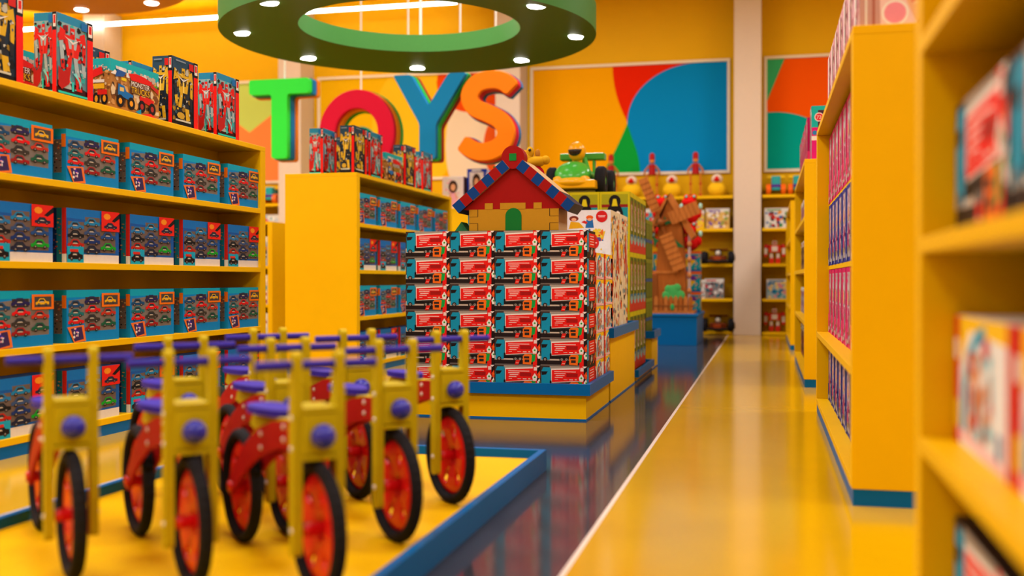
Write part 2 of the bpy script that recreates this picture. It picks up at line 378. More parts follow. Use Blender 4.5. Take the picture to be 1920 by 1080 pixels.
def art_doll(base, dress):
    def a(f):
        f.at(0).rect(0, 0, 1, 1, base); f.rect(.12, .08, .88, .93, hx('e8dcd8')); f.specks(.13, .3, .87, .9, [LPK, hx('c8b8c8'), hx('f0e0e0'), dress], 20, .12, 3, 31)
        f.at(5).poly([(.2,.06),(.8,.06),(.62,.5),(.38,.5)], dress); f.ell(.5, .68, .22, .2, hx('3c241c')); f.ell(.5, .66, .12, .11, SKIN); f.poly([(.36,.5),(.28,.3),(.34,.28),(.42,.46)], SKIN, False); f.poly([(.64,.5),(.72,.3),(.66,.28),(.58,.46)], SKIN, False)
        f.rect(0, 0, .1, 1, base); f.rect(0, .92, 1, 1, base, False); f.rect(.25, .94, .75, .98, WHT)
    return a
def art_doll_side(base, white):
    def a(f):
        f.at(0).rect(0, 0, 1, 1, base); f.rect(.2, .05, .8, .95, white); f.specks(.2, .06, .8, .5, [LPK, hx('a08890'), hx('6a4a50'), base], 14, .2, 3, 33)
    return a
def art_pinkbox_front(f):
    f.at(0).rect(0, 0, 1, 1, hx('ecd0d2')); f.rect(0, 0, .12, 1, hx('d84890')); f.rect(.12, 0, .45, 1, hx('ece4dc'), False); f.rect(.45, .1, .7, .95, hx('5c3c44'), False); f.rect(.7, 0, .86, 1, hx('e08090'), False)
    f.specks(.4, .05, .98, .95, [hx('b85060'), hx('f0c0b0'), hx('7a4440'), hx('e8a0a8')], 20, .14, 3, 41)
def art_pinkbox_end(f):
    f.at(0).rect(0, 0, 1, 1, hx('f0cccc')); f.poly([(0,0),(.3,0),(.26,1),(0,1)], hx('c89a94')); f.rect(.08, 0, .11, 1, hx('e8e0d8')); f.rect(.18, 0, .22, 1, hx('b06a5c'), False)
    f.at(3).ell(.5, .16, .19, None, hx('f4ece8'), 28); f.ell(.5, .16, .155, None, hx('f094ac'), 28); f.poly([(.66,.3),(.8,.02),(1,.06),(1,.6),(.7,.6)], hx('f0b890')); f.poly([(.78,.0),(1,.02),(1,.07),(.82,.08)], hx('e06020')); f.specks(.72, .12, 1, .6, [hx('e88c70'), hx('f0d0b0'), hx('d87858')], 10, .06, 6, 42)
def art_playset(f):     # white carton: two children and a toy castle
    f.at(0).rect(0, 0, 1, 1, hx('e4e2e0'))
    g = Face(f.mb, f.o + f.uy*.63, f.ux.normalized(), f.uy.normalized(), f.w, f.h*.37); g.i = 3; f = g
    f.at(1).ell(.3, .82, .09, .06, hx('7a3020')); f.ell(.3, .8, .05, .035, SKIN); f.poly([(.2,.6),(.5,.62),(.4,.74),(.24,.76)], hx('e0a818')); f.ell(.6, .84, .07, .05, hx('e0601c'), 10, False); f.poly([(.52,.62),(.68,.62),(.66,.8),(.54,.8)], hx('2868a8'), False); f.ell(.6, .8, .045, .03, SKIN); f.poly([(.44,.74),(.5,.78),(.56,.74),(.54,.7)], hx('c82820'), False)
    f.poly([(.5,.36),(.86,.38),(.9,.56),(.8,.5),(.72,.62),(.64,.5),(.52,.54)], hx('e8c030'), False); f.poly([(.48,.3),(.84,.34),(.8,.42),(.5,.4)], hx('5a4a88'), True); f.specks(.46, .34, .86, .6, [hx('d82c20'), hx('e8a020'), hx('3070b0'), hx('e0d040'), hx('e07020')], 26, .05, 4, 51)
    f.at(4).ell(.83, .86, .11, None, hx('cc2020'), 18); f.rect(.76, .87, .9, .885, hx('f0c0c0')); f.rect(.77, .845, .89, .86, hx('f0c0c0'), False)
    f.at(4).ell(.66, .3, .12, None, hx('cc2020'), 18); f.rect(.58, .29, .74, .31, hx('f0c0c0'))
    f.specks(.1, .02, .9, .2, [hx('e8c030'), hx('d82c20'), hx('3070b0'), WHT], 24, .05, 3, 52)
def art_playset_side(seed):
    def a(f):
        f.at(0).rect(0, 0, 1, 1, hx('dccfb0')); f.specks(0, .03, 1, .97, [hx('d83020'), hx('e8b020'), hx('e0601c'), WHT, hx('3a80a0'), hx('f0d8a0'), hx('a83020'), hx('1c1c24')], 50, .2, 1, seed, .9)
        f.at(5).poly([(.15,.5),(.35,.5),(.5,.72),(.65,.5),(.85,.5),(.5,.9)], hx('cc2c20')) if seed % 2 else f.ell(.5, .7, .2, .06, hx('e8b820'))
    return a
def art_penguin(f):
    f.at(0).rect(0, 0, 1, 1, hx('c8bc10')); f.rect(.06, .04, .94, .96, hx('5a7420')); f.poly([(.06,.55),(.94,.5),(.94,.96),(.06,.96)], hx('a0a018'))
    f.at(3).rect(.7, .3, .94, .76, hx('1890a0'), False); f.rect(.06, .74, .94, .79, hx('8c2018'), False)
    f.ell(.5, .56, .3, .26, BLK, 16); f.ell(.4, .52, .13, .16, hx('f0e8e0'), 12); f.ell(.6, .52, .13, .16, hx('f0e8e0'), 12, False); f.ell(.5, .84, .2, .11, BLK, 14); f.poly([(.4,.76),(.6,.76),(.55,.88),(.45,.88)], hx('d8c818')); f.rect(.1, .05, .9, .2, hx('c82c20')); f.ell(.3, .14, .1, .06, hx('3888a0')); f.ell(.7, .14, .1, .06, hx('3888a0'), 10, False)
def art_penguin_side(f):
    f.at(0).rect(0, 0, 1, 1, hx('4c6420')); f.rect(0, .92, 1, 1, hx('c8bc10')); f.rect(0, 0, .14, 1, hx('b4a810')); f.rect(0, 0, 1, .2, hx('c03028'), False)
    f.at(3).rect(.4, .36, .72, .8, hx('d8c8b0')); f.rect(.46, .42, .6, .86, hx('b04838')); f.rect(.2, .2, 1, .3, hx('2a6a90'), False); f.ell(.55, .2, .3, .07, hx('88a8a8'), 10); f.rect(.75, .3, .95, .9, hx('24381c'), False); f.specks(.2, .3, 1, .9, [hx('182814'), hx('8a9430'), hx('a86040')], 12, .12, 3, 61)
def art_olive(f):
    f.at(0).rect(0, 0, 1, 1, hx('4c5c18')); f.rect(0, .42, 1, .5, hx('1c4c80')); f.rect(0, .9, 1, 1, hx('7c8420'), False)
    for u in (.2, .5, .8): f.at(3).rect(u-.05, .52, u+.05, .88, hx('8c9428'), False); f.rect(u-.05, .05, u+.05, .38, hx('707c20'), False)
def art_game(cols, seed):
    def a(f):
        f.at(0).rect(0, 0, 1, 1, cols[0]); f.rect(0, .82, 1, 1, hx('d8d4cc')); f.specks(.04, .04, .96, .86, cols[1:], 46, .12, 2, seed)
        f.at(6).rect(.08, .88, .6, .94, cols[1])
    return a

# ================================================================= SETTING
H_CEIL = 6.62
mb = MB()
def quadz(x0, y0, x1, y1, z, mi): mb.add([(x0,y0,z),(x1,y0,z),(x1,y1,z),(x0,y1,z)], [(0,1,2,3)], WHT, mi=mi)
XS = [(-18, -3.17, 1), (-3.17, -3.15, 2), (-3.15, -.68, 0), (-.68, -.66, 2), (-.66, 7, 1)]
for x0, x1, mi in XS: quadz(x0, -5, x1, 20.5, 0, mi)
for x0, x1, mi in XS: mb.add([(x0,-5,-.15),(x0,20.5,-.15),(x1,20.5,-.15),(x1,-5,-.15)], [(0,1,2,3)], WHT, mi=mi)
struct(build('floor', mb, None, mats=[FLG, FLY, FLW]))
struct(build('wall_back', MB().box(-18, 20.3, -.1, 7, 20.6, H_CEIL+.1), WALLM))
struct(build('wall_right', MB().box(6.8, -5, -.1, 7, 20.3, H_CEIL+.1), WALLM))
struct(build('wall_left', MB().box(-18, -5, -.1, -17.8, 20.3, H_CEIL+.1), WALLM))
struct(build('wall_front', MB().box(-17.8, -5.2, -.1, 6.8, -5, H_CEIL+.1), WALLM))
struct(build('ceiling', MB().box(-18, -5, H_CEIL, 7, 20.3, H_CEIL+.15), CEILM))
cx_list = [-13.66, -9.24, -4.77, -.33, 4.1]
for i, cx in enumerate(cx_list):
    o = struct(build('trim_%d' % (i+1), MB().box(cx-.24, 19.66, 0, cx+.24, 20.3, H_CEIL), COLM, bevel=.006))
    o['label'] = 'beige plaster pillar on the back wall'
# murals between the pillars
def mural(x0, x1, label, paint):
    z0, z1 = 2.99, 5.12; y = 20.3
    r = empty('wall_mural', ((x0+x1)/2, y, z0), label, 'mural', None)
    cx = (x0+x1)/2; w = x1-x0; h = z1-z0
    fb = MB(); t = .05
    for b in ((-w/2, 0, w/2, t), (-w/2, h-t, w/2, h), (-w/2, t, -w/2+t, h-t), (w/2-t, t, w/2, h-t)):
        fb.box(b[0], -.045, b[1], b[2], -.002, b[3], WHT)
    build('frame', fb, mat('frame_white', hx('ecdcc4'), .5), r)
    c = MB(); c.box(-w/2+t, -.012, t, w/2-t, -.003, h-t, hx('f0a404'))
    f = c.face((-w/2+t, -.013, t), (1,0,0), (0,0,1), w-2*t, h-2*t)
    paint(f); build('painted_panel', c, MATTE, r)
def arcp(cx, cy, r, a0, a1, n=40): return [(cx+r*math.cos(R(a0+(a1-a0)*i/n)), cy+r*math.sin(R(a0+(a1-a0)*i/n))) for i in range(n+1)]
def clipc(f, cx, cy, rx, ry, col, k, u0=0., u1=1.):
    """disc clipped to the panel, built in thin columns"""
    n = 60; f.k = k
    x0 = max(cx-rx, u0); x1 = min(cx+rx, u1)
    if x1 <= x0: return
    top = []; bot = []
    for i in range(n+1):
        x = x0+(x1-x0)*i/n; dy = ry*math.sqrt(max(0, 1-((x-cx)/rx)**2))
        top.append((x, min(max(cy+dy, 0), 1))); bot.append((x, min(max(cy-dy, 0), 1)))
    f.poly(bot + top[::-1], col, False)
def m_b(f):
    A = f.a
    clipc(f, .935, 1.1, .52, .62, hx('dc2408'), 2)            # red field
    clipc(f, 1.05, -.38, .69, .75, hx('109a34'), 3, .36)
    clipc(f, .99, .34, .49, .68, hx('0a86c4'), 4)
def m_b(f):
    f.at(2).poly([(.42,1)] + [(.42+.075*(t*t)*1.0, 1-.52*t) for t in [i/16 for i in range(17)]] + [(1,.5),(1,1)], hx('e02608'), False)
    f.at(3).poly([(.36,0)] + [(.36+.14*t**.8, .48*t**1.0) for t in [i/16 for i in range(17)]] + [(.6,.4),(.6,0)], hx('12a03a'), False)
    top = [(.495+.355*(1-math.cos(R(90*t))), .47+.53*math.sin(R(90*t))) for t in [i/20 for i in range(21)]]
    bot = [(.562-.067*math.sin(R(90*t))*t, .47*t) for t in [i/16 for i in range(17)]]
    f.at(4).poly(bot + top + [(1,1),(1,0)], hx('0a86c6'), False)
def m_c(f):
    f.at(2).rect(0, 0, 1, 1, hx('f05808')); f.at(3).poly([(0,.62),(.085,1),(0,1)], hx('3cb070'), False)
    clipc(f, .03, -.17, .39, .69, hx('06a094'), 4); clipc(f, .9, .8, .4, .5, hx('f0b010'), 4)
def m_a(f):
    f.at(2).rect(0, 0, 1, 1, hx('f6ac08')); clipc(f, .25, .5, .4, .7, hx('e8b40c'), 3); clipc(f, .55, .5, .25, .62, hx('f4c020'), 4); clipc(f, .98, .3, .26, .75, hx('ead4b4'), 5); clipc(f, .87, .92, .2, .3, hx('e84c10'), 6)
    clipc(f, 1.02, .28, .09, .3, hx('e85c1c'), 7); clipc(f, .24, .3, .1, .22, hx('0c8c78'), 6); clipc(f, .99, 1., .07, .14, hx('0a8070'), 8)
def m_z(f):
    f.at(2).rect(0, 0, 1, 1, hx('f88c48')); f.at(3).poly([(.4,1),(.78,.5),(1,.78),(1,1)][::-1], hx('c4d868'), False); f.at(3).rect(0, .6, .5, 1, hx('30a8a0'), False)
mural(-13.35, -9.57, 'salmon, pale green and teal mural behind the green letter T', m_z)
mural(-8.9, -5.1, 'yellow mural with beige and orange blobs behind the letters O and Y', m_a)
mural(-4.46, -.66, 'big framed mural with blue disc, red wedge and green wedge', m_b)
mural(-.04, 3.76, 'framed mural of orange field over a teal disc, right of the pillar', m_c)

# light strip on the ceiling along the back wall
for i in range(9):
    x0 = -16.9 + i*1.24
    o = tag(build('ceiling_light_strip', MB().box(x0, 19.57, 6.27, x0+1.22, 19.63, 6.32), STRIP), 'white ceiling light strip above the back wall, %s from the left end' % ORD[i], 'light', 'light strips along the back wall')

# round orange ceiling canopy, upper left
r = empty('ceiling_canopy', (-10.55, 13.95, 5.5), 'round orange ceiling canopy with white downlights, top left', 'ceiling light')
b = MB().lathe([(0,0),(2.12,0),(2.12,.14),(0,.14)], (0,0,0), (0,0,1), hx('c07c1c'), 96, False)
build('canopy_disc', b, ATT, r)
for k in range(8):
    a = R(63+45*k)
    build('downlight', MB().lathe([(0,-.012),(.095,-.012),(.11,.0)], (1.8*math.cos(a), 1.8*math.sin(a), 0), (0,0,1), WHT, 24), LAMP, r)
for k in range(3):
    a = R(30+120*k); build('rod', MB().tube([(1.5*math.cos(a), 1.5*math.sin(a), .14), (1.5*math.cos(a), 1.5*math.sin(a), H_CEIL-5.5)], .012, WHT, 8), ATT, r)

# green ring lamp
RC = (-3.72, 10.9, 3.6)
r = empty('ring_lamp', RC, 'big green hanging ring lamp with white downlights in its underside', 'lamp')
b = MB()
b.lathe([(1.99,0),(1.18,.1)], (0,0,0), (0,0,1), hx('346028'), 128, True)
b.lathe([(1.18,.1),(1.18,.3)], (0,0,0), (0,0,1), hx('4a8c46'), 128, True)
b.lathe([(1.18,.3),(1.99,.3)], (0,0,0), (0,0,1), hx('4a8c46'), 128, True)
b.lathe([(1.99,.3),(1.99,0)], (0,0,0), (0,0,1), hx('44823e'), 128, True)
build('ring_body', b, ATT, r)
for k in range(8):
    a = R(106+45*k)
    build('downlight', MB().lathe([(0,-.008),(.085,-.008),(.1,.012)], (1.8*math.cos(a), 1.8*math.sin(a), .024), (0,0,1), WHT, 24), LAMP, r)
for a in (104, 224, 344):
    a = R(a); build('hanging_rod', MB().tube([(1.5*math.cos(a), 1.5*math.sin(a), .3), (1.5*math.cos(a), 1.5*math.sin(a), H_CEIL-3.6)], .018, WHT, 10), ATT, r)

# ---------------------------------------------------------------- TOYS letters
def thick(path, t, n=8):
    """outline polygon of a stroke along path with rounded corners"""
    P = [Vector(p) for p in path]; L = []; Rr = []
    for i, p in enumerate(P):
        d = (P[min(i+1, len(P)-1)] - P[max(i-1, 0)]).normalized(); nn = Vector((-d.y, d.x))
        L.append(p+nn*t); Rr.append(p-nn*t)
    def cap(c, d):
        a0 = math.atan2(d.y, d.x); o = []
        for i in range(n+1):           # squarish rounded cap
            a = a0 - math.pi/2 + math.pi*i/n
            ca, sa = math.cos(a-a0), math.sin(a-a0)
            k = t*.55
            q = Vector((k*abs(ca)**.45, t*math.copysign(abs(sa)**.45, sa)))
            o.append(c + Vector((q.x*math.cos(a0)-q.y*math.sin(a0), q.x*math.sin(a0)+q.y*math.cos(a0))))
        return o
    d1 = (P[-1]-P[-2]).normalized(); d0 = (P[0]-P[1]).normalized()
    return [tuple(q) for q in (Rr + cap(P[-1], d1) + L[::-1] + cap(P[0], d0))]
def rbox(x0, y0, x1, y1, r=.045):
    o = []
    for cx, cy, a in ((x1-r,y1-r,0),(x0+r,y1-r,90),(x0+r,y0+r,180),(x1-r,y0+r,270)):
        o += [(cx+r*math.cos(R(a+k*15)), cy+r*math.sin(R(a+k*15))) for k in range(7)]
    return o
def layer(shapes, y, d, col, g):
    b = MB()
    for sh in shapes:
        if sh[0] == 'ring':
            _, cx, cy, ro, ri, sy = sh; ro += g; ri -= g; n = 64
            vs = []
            for i in range(n):
                c, s_ = math.cos(2*math.pi*i/n), math.sin(2*math.pi*i/n)
                vs += [(cx+ro*c, y, cy+ro*sy*s_), (cx+ri*c, y, cy+ri*sy*s_), (cx+ri*c, y+d, cy+ri*sy*s_), (cx+ro*c, y+d, cy+ro*sy*s_)]
            fs = []
            for i in range(n):
                a = 4*i; e = 4*((i+1) % n)
                for k in range(4): fs.append((a+k, a+(k+1) % 4, e+(k+1) % 4, e+k))
            b.add(vs, fs, col)
        elif sh[0] == 'strip':
            # stroke made of quads (for the concave S)
            P = [Vector(p) for p in sh[1]]; t = sh[2]+g; n = len(P); vs = []
            for i, p in enumerate(P):
                dd = (P[min(i+1,n-1)]-P[max(i-1,0)]).normalized(); nn = Vector((-dd.y, dd.x)); tt = t
                e = min(i, n-1-i)
                if e < 3: tt = t*(.72, .9, .97)[e]
                if e == 0: p = p + (dd*(-1 if i == 0 else 1))*g
                A = p+nn*tt; B = p-nn*tt
                vs += [(A.x,y,A.y),(B.x,y,B.y),(B.x,y+d,B.y),(A.x,y+d,A.y)]
            fs = [(4*i+k, 4*i+(k+1) % 4, 4*i+4+(k+1) % 4, 4*i+4+k) for i in range(n-1) for k in range(4)] + [(0,1,2,3), (4*n-4,4*n-3,4*n-2,4*n-1)]
            b.add(vs, fs, col)
        else:
            x0, y0, x1, y1 = sh[1]
            pts = rbox(x0-g, y0-g, x1+g, y1+g) if len(sh) < 3 else sh[2]
            b.prism(pts, (0, y, 0), (1,0,0), (0,0,1), (0,-1,0), d, col)
    return b
def para(p, q, t, g):   # slanted bar for the Y
    P = Vector(p); Q = Vector(q); d = (Q-P).normalized(); nn = Vector((-d.y, d.x))
    r = .05; t = t+g; L = (Q-P).length + g
    pts = rbox(-g, -t, L, t, r)
    return [tuple(P + d*x + nn*y_) for x, y_ in pts]
def letter(name, x, z, label, shapes, cols, rods, base=None):
    r = empty(name, (x, 15, z), label, 'sign letter', 'letters of the TOYS sign')
    for i, c in enumerate(cols):
        sh = shapes(0 if i == 0 else .012*i)
        yy = (0, .12, .26)[i]; dd = (.118, .138, .1)[i]
        b = layer(sh, yy, dd, c, 0 if i == 0 else .012*i)
        build(('front_layer', 'middle_layer', 'back_layer')[i], b, ATT, r, bevel=.012 if i == 0 else 0)
    for rx, rz in rods: build('hanging_rod', MB().tube([(rx, .2, rz), (rx, .2, H_CEIL-z)], .014, WHT, 8), ATT, r)
def rounded(pts, g, rr=.05):
    """polygon (counter-clockwise) grown by g, corners rounded"""
    n = len(pts); P = [Vector(p) for p in pts]; Q = []
    for i in range(n):
        a = (P[i]-P[i-1]).normalized(); b = (P[(i+1) % n]-P[i]).normalized()
        na = Vector((a.y, -a.x)); nb = Vector((b.y, -b.x)); m = (na+nb).normalized()
        Q.append(P[i] + m*(g/max(.35, m.dot(na))))
    o = []
    for i in range(n):
        p0 = Q[i-1]; p1 = Q[i]; p2 = Q[(i+1) % n]; A = (p0-p1); B = (p2-p1); q = min(rr, A.length*.45, B.length*.45)
        s0 = p1+A.normalized()*q; s1 = p1+B.normalized()*q
        for k in range(6):
            t = k/5; o.append(tuple(s0*(1-t)**2 + p1*2*t*(1-t) + s1*t*t))
    return o
def T(g): return [('p', (0,0,0,0), rounded([(-.13,.02),(.13,.02),(.13,1.0),(.49,1.0),(.49,1.23),(-.5,1.23),(-.5,1.0),(-.13,1.0)], g))]
letter('letter_t', -7.22, 2.83, 'green letter T with blue and orange edges hanging at the left', T, [hx('34f048'), hx('0a7cc0'), hx('f08818')], [(0, 1.2)])
def O(g): return [('ring', 0, .6, .6, .34, 1.08)]
letter('letter_o', -5.97, 2.6, 'crimson letter O with orange and green edges', O, [hx('d00636'), hx('f0880c'), hx('30a840')], [(0, 1.2)])
def Y(g): return [('p', (0,0,0,0), rounded([(-.12,0),(.13,0),(.13,.5),(.6,1.25),(.33,1.25),(.02,.78),(-.25,1.25),(-.53,1.25),(-.12,.52)], g))]
letter('letter_y', -4.86, 2.78, 'blue letter Y with green and dark red edges', Y, [hx('0a84c8'), hx('2cc048'), hx('a81020')], [(-.36, 1.2), (.45, 1.2)])
def Sx(g):
    pts = []
    ctrl = [(.44,.98),(.3,1.1),(.08,1.14),(-.16,1.08),(-.28,.9),(-.2,.72),(.02,.62),(.24,.5),(.34,.32),(.26,.12),(.04,.02),(-.2,.04),(-.42,.17)]
    C = [Vector((c[0]*.88, c[1]*.93+.03)) for c in ctrl]
    for i in range(len(C)-1):
        p0 = C[max(i-1,0)]; p1 = C[i]; p2 = C[i+1]; p3 = C[min(i+2,len(C)-1)]
        for k in range(6):
            t = k/6
            pts.append(.5*((2*p1)+(p2-p0)*t+(2*p0-5*p1+4*p2-p3)*t*t+(3*p1-p0-3*p2+p3)*t**3))
    pts.append(C[-1])
    return [('strip', pts, .13)]
letter('letter_s', -3.97, 2.82, 'orange letter S with crimson and blue edges, last of the sign', Sx, [hx('ff8a0c'), hx('dc1040'), hx('0a78b8')], [(.1, 1.15)])

# ================================================================= GONDOLAS
LV = [(.11, .04), (.612, .04), (1.105, .04), (1.596, .04)]
def gondola(xf, y0, y1, sgn, label, lv=None):
    """xf = face on the aisle; sgn = direction in which the depth runs"""
    D = .81; yc = (y0+y1)/2
    r = empty('gondola_shelf', (xf+sgn*D/2, yc, 0), label, 'shelf unit')
    hx_ = D/2; hy = (y1-y0)/2; t = .09
    for s_ in (-1, 1):
        build('end_panel', MB().box(-hx_, s_*hy, .075, hx_, s_*(hy-t), 2.08), PAINT, r, bevel=.003)
    build('back_panel', MB().box(-.012, -hy+t, .11, .012, hy-t, 2.08), PAINT, r)
    build('top_board', MB().box(-hx_, -hy, 2.08, hx_, hy, 2.12), PAINT, r, bevel=.003)
    for z, tt, rc_ in (lv or [(z, tt, 0) for z, tt in LV]):
        for s_ in (-1, 1):
            build('shelf_board', MB().box(s_*.0125, -hy+t, z-tt, s_*(hx_-rc_), hy-t, z), PAINT, r, bevel=.002)
    build('plinth', MB().box(-hx_+.006, -hy+.004, 0, hx_-.006, hy-.004, .0745 if True else 0), BLUEM, r)
    return r
gondola(-4.12, 4.85, 8.3, -1, 'yellow double shelf unit on the left full of toy car packs')
gondola(-4.15, 10.44, 13.9, -1, 'yellow shelf unit behind the trolleys bikes, left of the truck boxes'.replace('trolleys bikes', 'balance bikes'))
gondola(-4.15, 16.0, 19.3, -1, 'far yellow shelf unit with doll boxes on top, behind the toy house')
gondola(.37, -.45, 2.88, 1, 'out of focus yellow shelf unit at the right picture edge')
gondola(.37, 4.93, 8.4, 1, 'tall yellow shelf unit on the right with pink doll boxes', [(.11, .04, 0), (.612, .04, 0), (1.105, .03, .085), (1.56, .02, .085)])
gondola(.345, 10.26, 13.75, 1, 'second yellow shelf unit along the right of the aisle')
gondola(.335, 15.6, 19.1, 1, 'farthest yellow shelf unit on the right near the back wall')

pa = Proto(lambda: carton('toy_car_pack', .54, .15, .325, hx('1470a8'), art_cars_a, art_cars_a_side, art_cars_a_side), 'toy box')
pb = Proto(lambda: carton('toy_car_pack', .54, .15, .335, hx('184880'), art_cars_b, art_cars_b_side, art_cars_b_side), 'toy box')
names = ['top shelf', 'second shelf', 'third shelf', 'bottom shelf']
for gi, (gn, ys, xf) in enumerate((('left shelf unit', [5.02+.272+.668*k for k in range(5)], -4.145), ('middle shelf unit', [10.53+.27+.672*k for k in range(5)], -4.175))):
    for ri, z in enumerate((1.596, 1.105, .612, .11)):
        for k, y in enumerate(ys):
            p = pa if ri % 2 == 0 else pb
            d = 'blue car pack' if ri % 2 == 0 else 'dark car pack'
            p.put((xf-.075, y, z), R(90), '%s, %s from left on the %s, %s' % (d, ORD[k], names[ri], gn), group='toy car packs on the %s' % gn)
pr = Proto(lambda: carton('robot_box', .34, .16, .5, hx('b01818'), art_robot(True), art_robot(True), art_robot(True)), 'toy box')
py = Proto(lambda: carton('robot_box', .34, .16, .5, hx('202830'), art_robot(False), art_robot(False), art_robot(False)), 'toy box')
pm = Proto(lambda: carton('monster_truck_box', .57, .2, .33, hx('b07838'), art_monster(False), art_monster(True), art_monster(True)), 'toy box')
def tops(lst, xf, nm):
    cnt = {}
    for kind, y0 in lst:
        p, w, nmk = {'r': (pr, .34, 'red robot toy box'), 'y': (py, .34, 'yellow robot toy box'), 'm': (pm, .57, 'monster truck toy box')}[kind]
        i = cnt.get(kind, 0); cnt[kind] = i+1
        p.put((xf-(.1 if kind == 'm' else .08), y0+w/2, 2.12), R(90), '%s, %s from left, %s' % (nmk, ORD[i], nm), group='boxes ' + nm)
tops([('y', 4.99), ('r', 5.644), ('m', 6.18), ('y', 6.93), ('r', 7.575)], -4.17, 'in front atop the left shelf unit')
tops([('m', 5.45), ('y', 6.4), ('r', 7.03)], -4.56, 'back row atop the left shelf unit')
tops([('y', 10.5), ('r', 10.98), ('m', 11.45), ('y', 12.15), ('r', 12.82)], -4.2, 'in front atop the middle shelf unit')
tops([('r', 10.62), ('y', 11.35)], -4.6, 'back row atop the middle shelf unit')
# doll boxes right side
def art_slim(c1, c2, c3, seed):
    def a(f):
        f.at(0).rect(0, 0, 1, 1, c1); f.rect(.3, .06, .9, .94, hx('b0a4a4')); f.specks(.32, .4, .88, .92, [hx('d8d0cc'), LPK, hx('a8a0a0'), c2], 16, .13, 3, seed)
        f.specks(.3, .05, .9, .4, [c2, c3, hx('b09050'), hx('404848'), hx('e0d0d0')], 22, .12, 3, seed+1); f.ell(.6, .62, .13, .1, SKIN); f.poly([(.44,.2),(.76,.2),(.66,.5),(.54,.5)], c2)
        f.rect(0, 0, .3, .3, hx('e83070') if c1[0] > .3 else c1); f.ell(.15, .06, .07, None, hx('d0d8e0'), 8)
    return a
pk = Proto(lambda: carton('doll_box', .31, .22, .46, hx('c0105c'), art_slim(hx('cc0c60'), hx('e05080'), hx('d81c50'), 31), None, art_slim(hx('b80c58'), hx('d8c0c4'), hx('c02050'), 35)), 'doll box')
bl = Proto(lambda: carton('doll_box', .31, .22, .44, hx('142c8c'), art_slim(hx('142c8c'), hx('c04880'), hx('8c2c60'), 33), None, art_slim(hx('142c8c'), hx('d8c8c8'), hx('903060'), 37)), 'doll box')
for ri, z in enumerate((1.56, 1.105, .612, .11)):
    for k in range(7):
        y = 8.29-.16-.355*k
        p = pk if ri % 2 == 0 else bl
        sc = (1, 1, (1.06, 1, 1, .93)[ri])
        p.put((.455+.11, y, z), R(-90), '%s doll box, %s from far end, %s of the right unit' % ('pink' if ri % 2 == 0 else 'dark blue', ORD[k], names[ri]), scale=sc, group='doll boxes on the right shelf unit')
pt = Proto(lambda: carton('doll_box', .33, .3, .35, hx('ecd0d2'), art_pinkbox_front, None, art_pinkbox_end), 'doll box')
for k in range(7):
    pt.put((.4+.15, 5.13+.36*k, 2.12), R(-90), 'pale pink doll box, %s from near end atop the right unit' % ORD[k], group='pale pink boxes on top of the right unit')
def art_teal(f):
    f.at(0).rect(0, 0, 1, 1, hx('d8187c')); f.rect(0, .6, 1, 1, hx('16b4b0')); f.rect(.2, .1, .9, .92, hx('4a2838')); f.rect(0, .36, .2, .44, WHT, False); f.rect(.3, .12, .85, .5, hx('b888a0'))
    f.at(6).ell(.24, .79, .15, None, hx('f0d8d8'), 18); f.ell(.24, .79, .12, None, hx('d82030'), 18); f.txt('72', .16, .755, .31, .82, WHT); f.at(5).ell(.1, .5, .08, None, hx('3080c0'), 8, False)
o = carton('doll_box', .3, .28, .5, hx('16b4b0'), art_doll(hx('16b4b0'), PNK), None, art_teal); o.location = (.4+.15, 10.48, 2.12); o.rotation_euler = (0,0,R(-90))
tag(o, 'teal and magenta doll box with a red 72 badge on the second right unit', 'doll box')
for k in range(5):
    pk.put((.39+.11, 11.0+.5*k, 2.12), R(-90), 'pink doll box behind the teal one, %s from it, second right unit' % ORD[k], scale=(1,1,1.02), group='boxes on top of the second right unit')
games = [('c82c40', ['e8c0c8', '203050', '30a0c0', 'c02828', 'f0e0e0']), ('281c24', ['c83030', '602028', '909090', 'e0a040']), ('8a7a9a', ['d8c8d8', 'b03060', '304060', 'e8e0e8']), ('702020', ['203020', 'c03030', 'e0c0a0', '202020'])]
for ri, z in enumerate((1.596, 1.105, .612, .11)):
    c = [hx(q) for q in [games[ri][0]] + games[ri][1]]
    pp = Proto(lambda: carton('game_box', .5, .2, (.32, .34, .3, .36)[ri], c[0], art_game(c, 70+ri), None, art_game(c, 80+ri)), 'toy box')
    for k in range(2):
        pp.put((.42+.1, 13.3-.62*k, z), R(-90), '%s toy box, %s of the second right unit, %s from far end' % (('rose', 'black and red', 'lilac', 'maroon')[ri], names[ri], ORD[k]))

# ================================================================= TRUCK / NURSERY CARTONS
ptk = Proto(lambda: carton('toy_truck_box', .339, .37, .194, hx('20181a'), art_truck, art_truck_side, art_truck_side), 'toy box')
for rz in range(6):
    for c in range(4):
        ptk.put((-2.6+.17+.34*c, 7.515+.185, .187+.195*rz), 0, 'red truck box, %s row from top, %s from left in the stack' % (ORD[5-rz], ORD[c]), group='stacked red truck boxes')
pby = Proto(lambda: carton('nursery_toy_box', .47, .4, .202, hx('e8e8e4'), art_baby, art_baby, art_baby), 'toy box')
for rz in range(5):
    for c in range(2):
        pby.put((-1.245-.2, 7.905+.236+.473*c, .187+.204*rz), R(90), 'white nursery toy box, %s row from the top, %s column' % (ORD[4-rz], ('near', 'far')[c]), group='stacked nursery toy boxes beside the truck boxes')
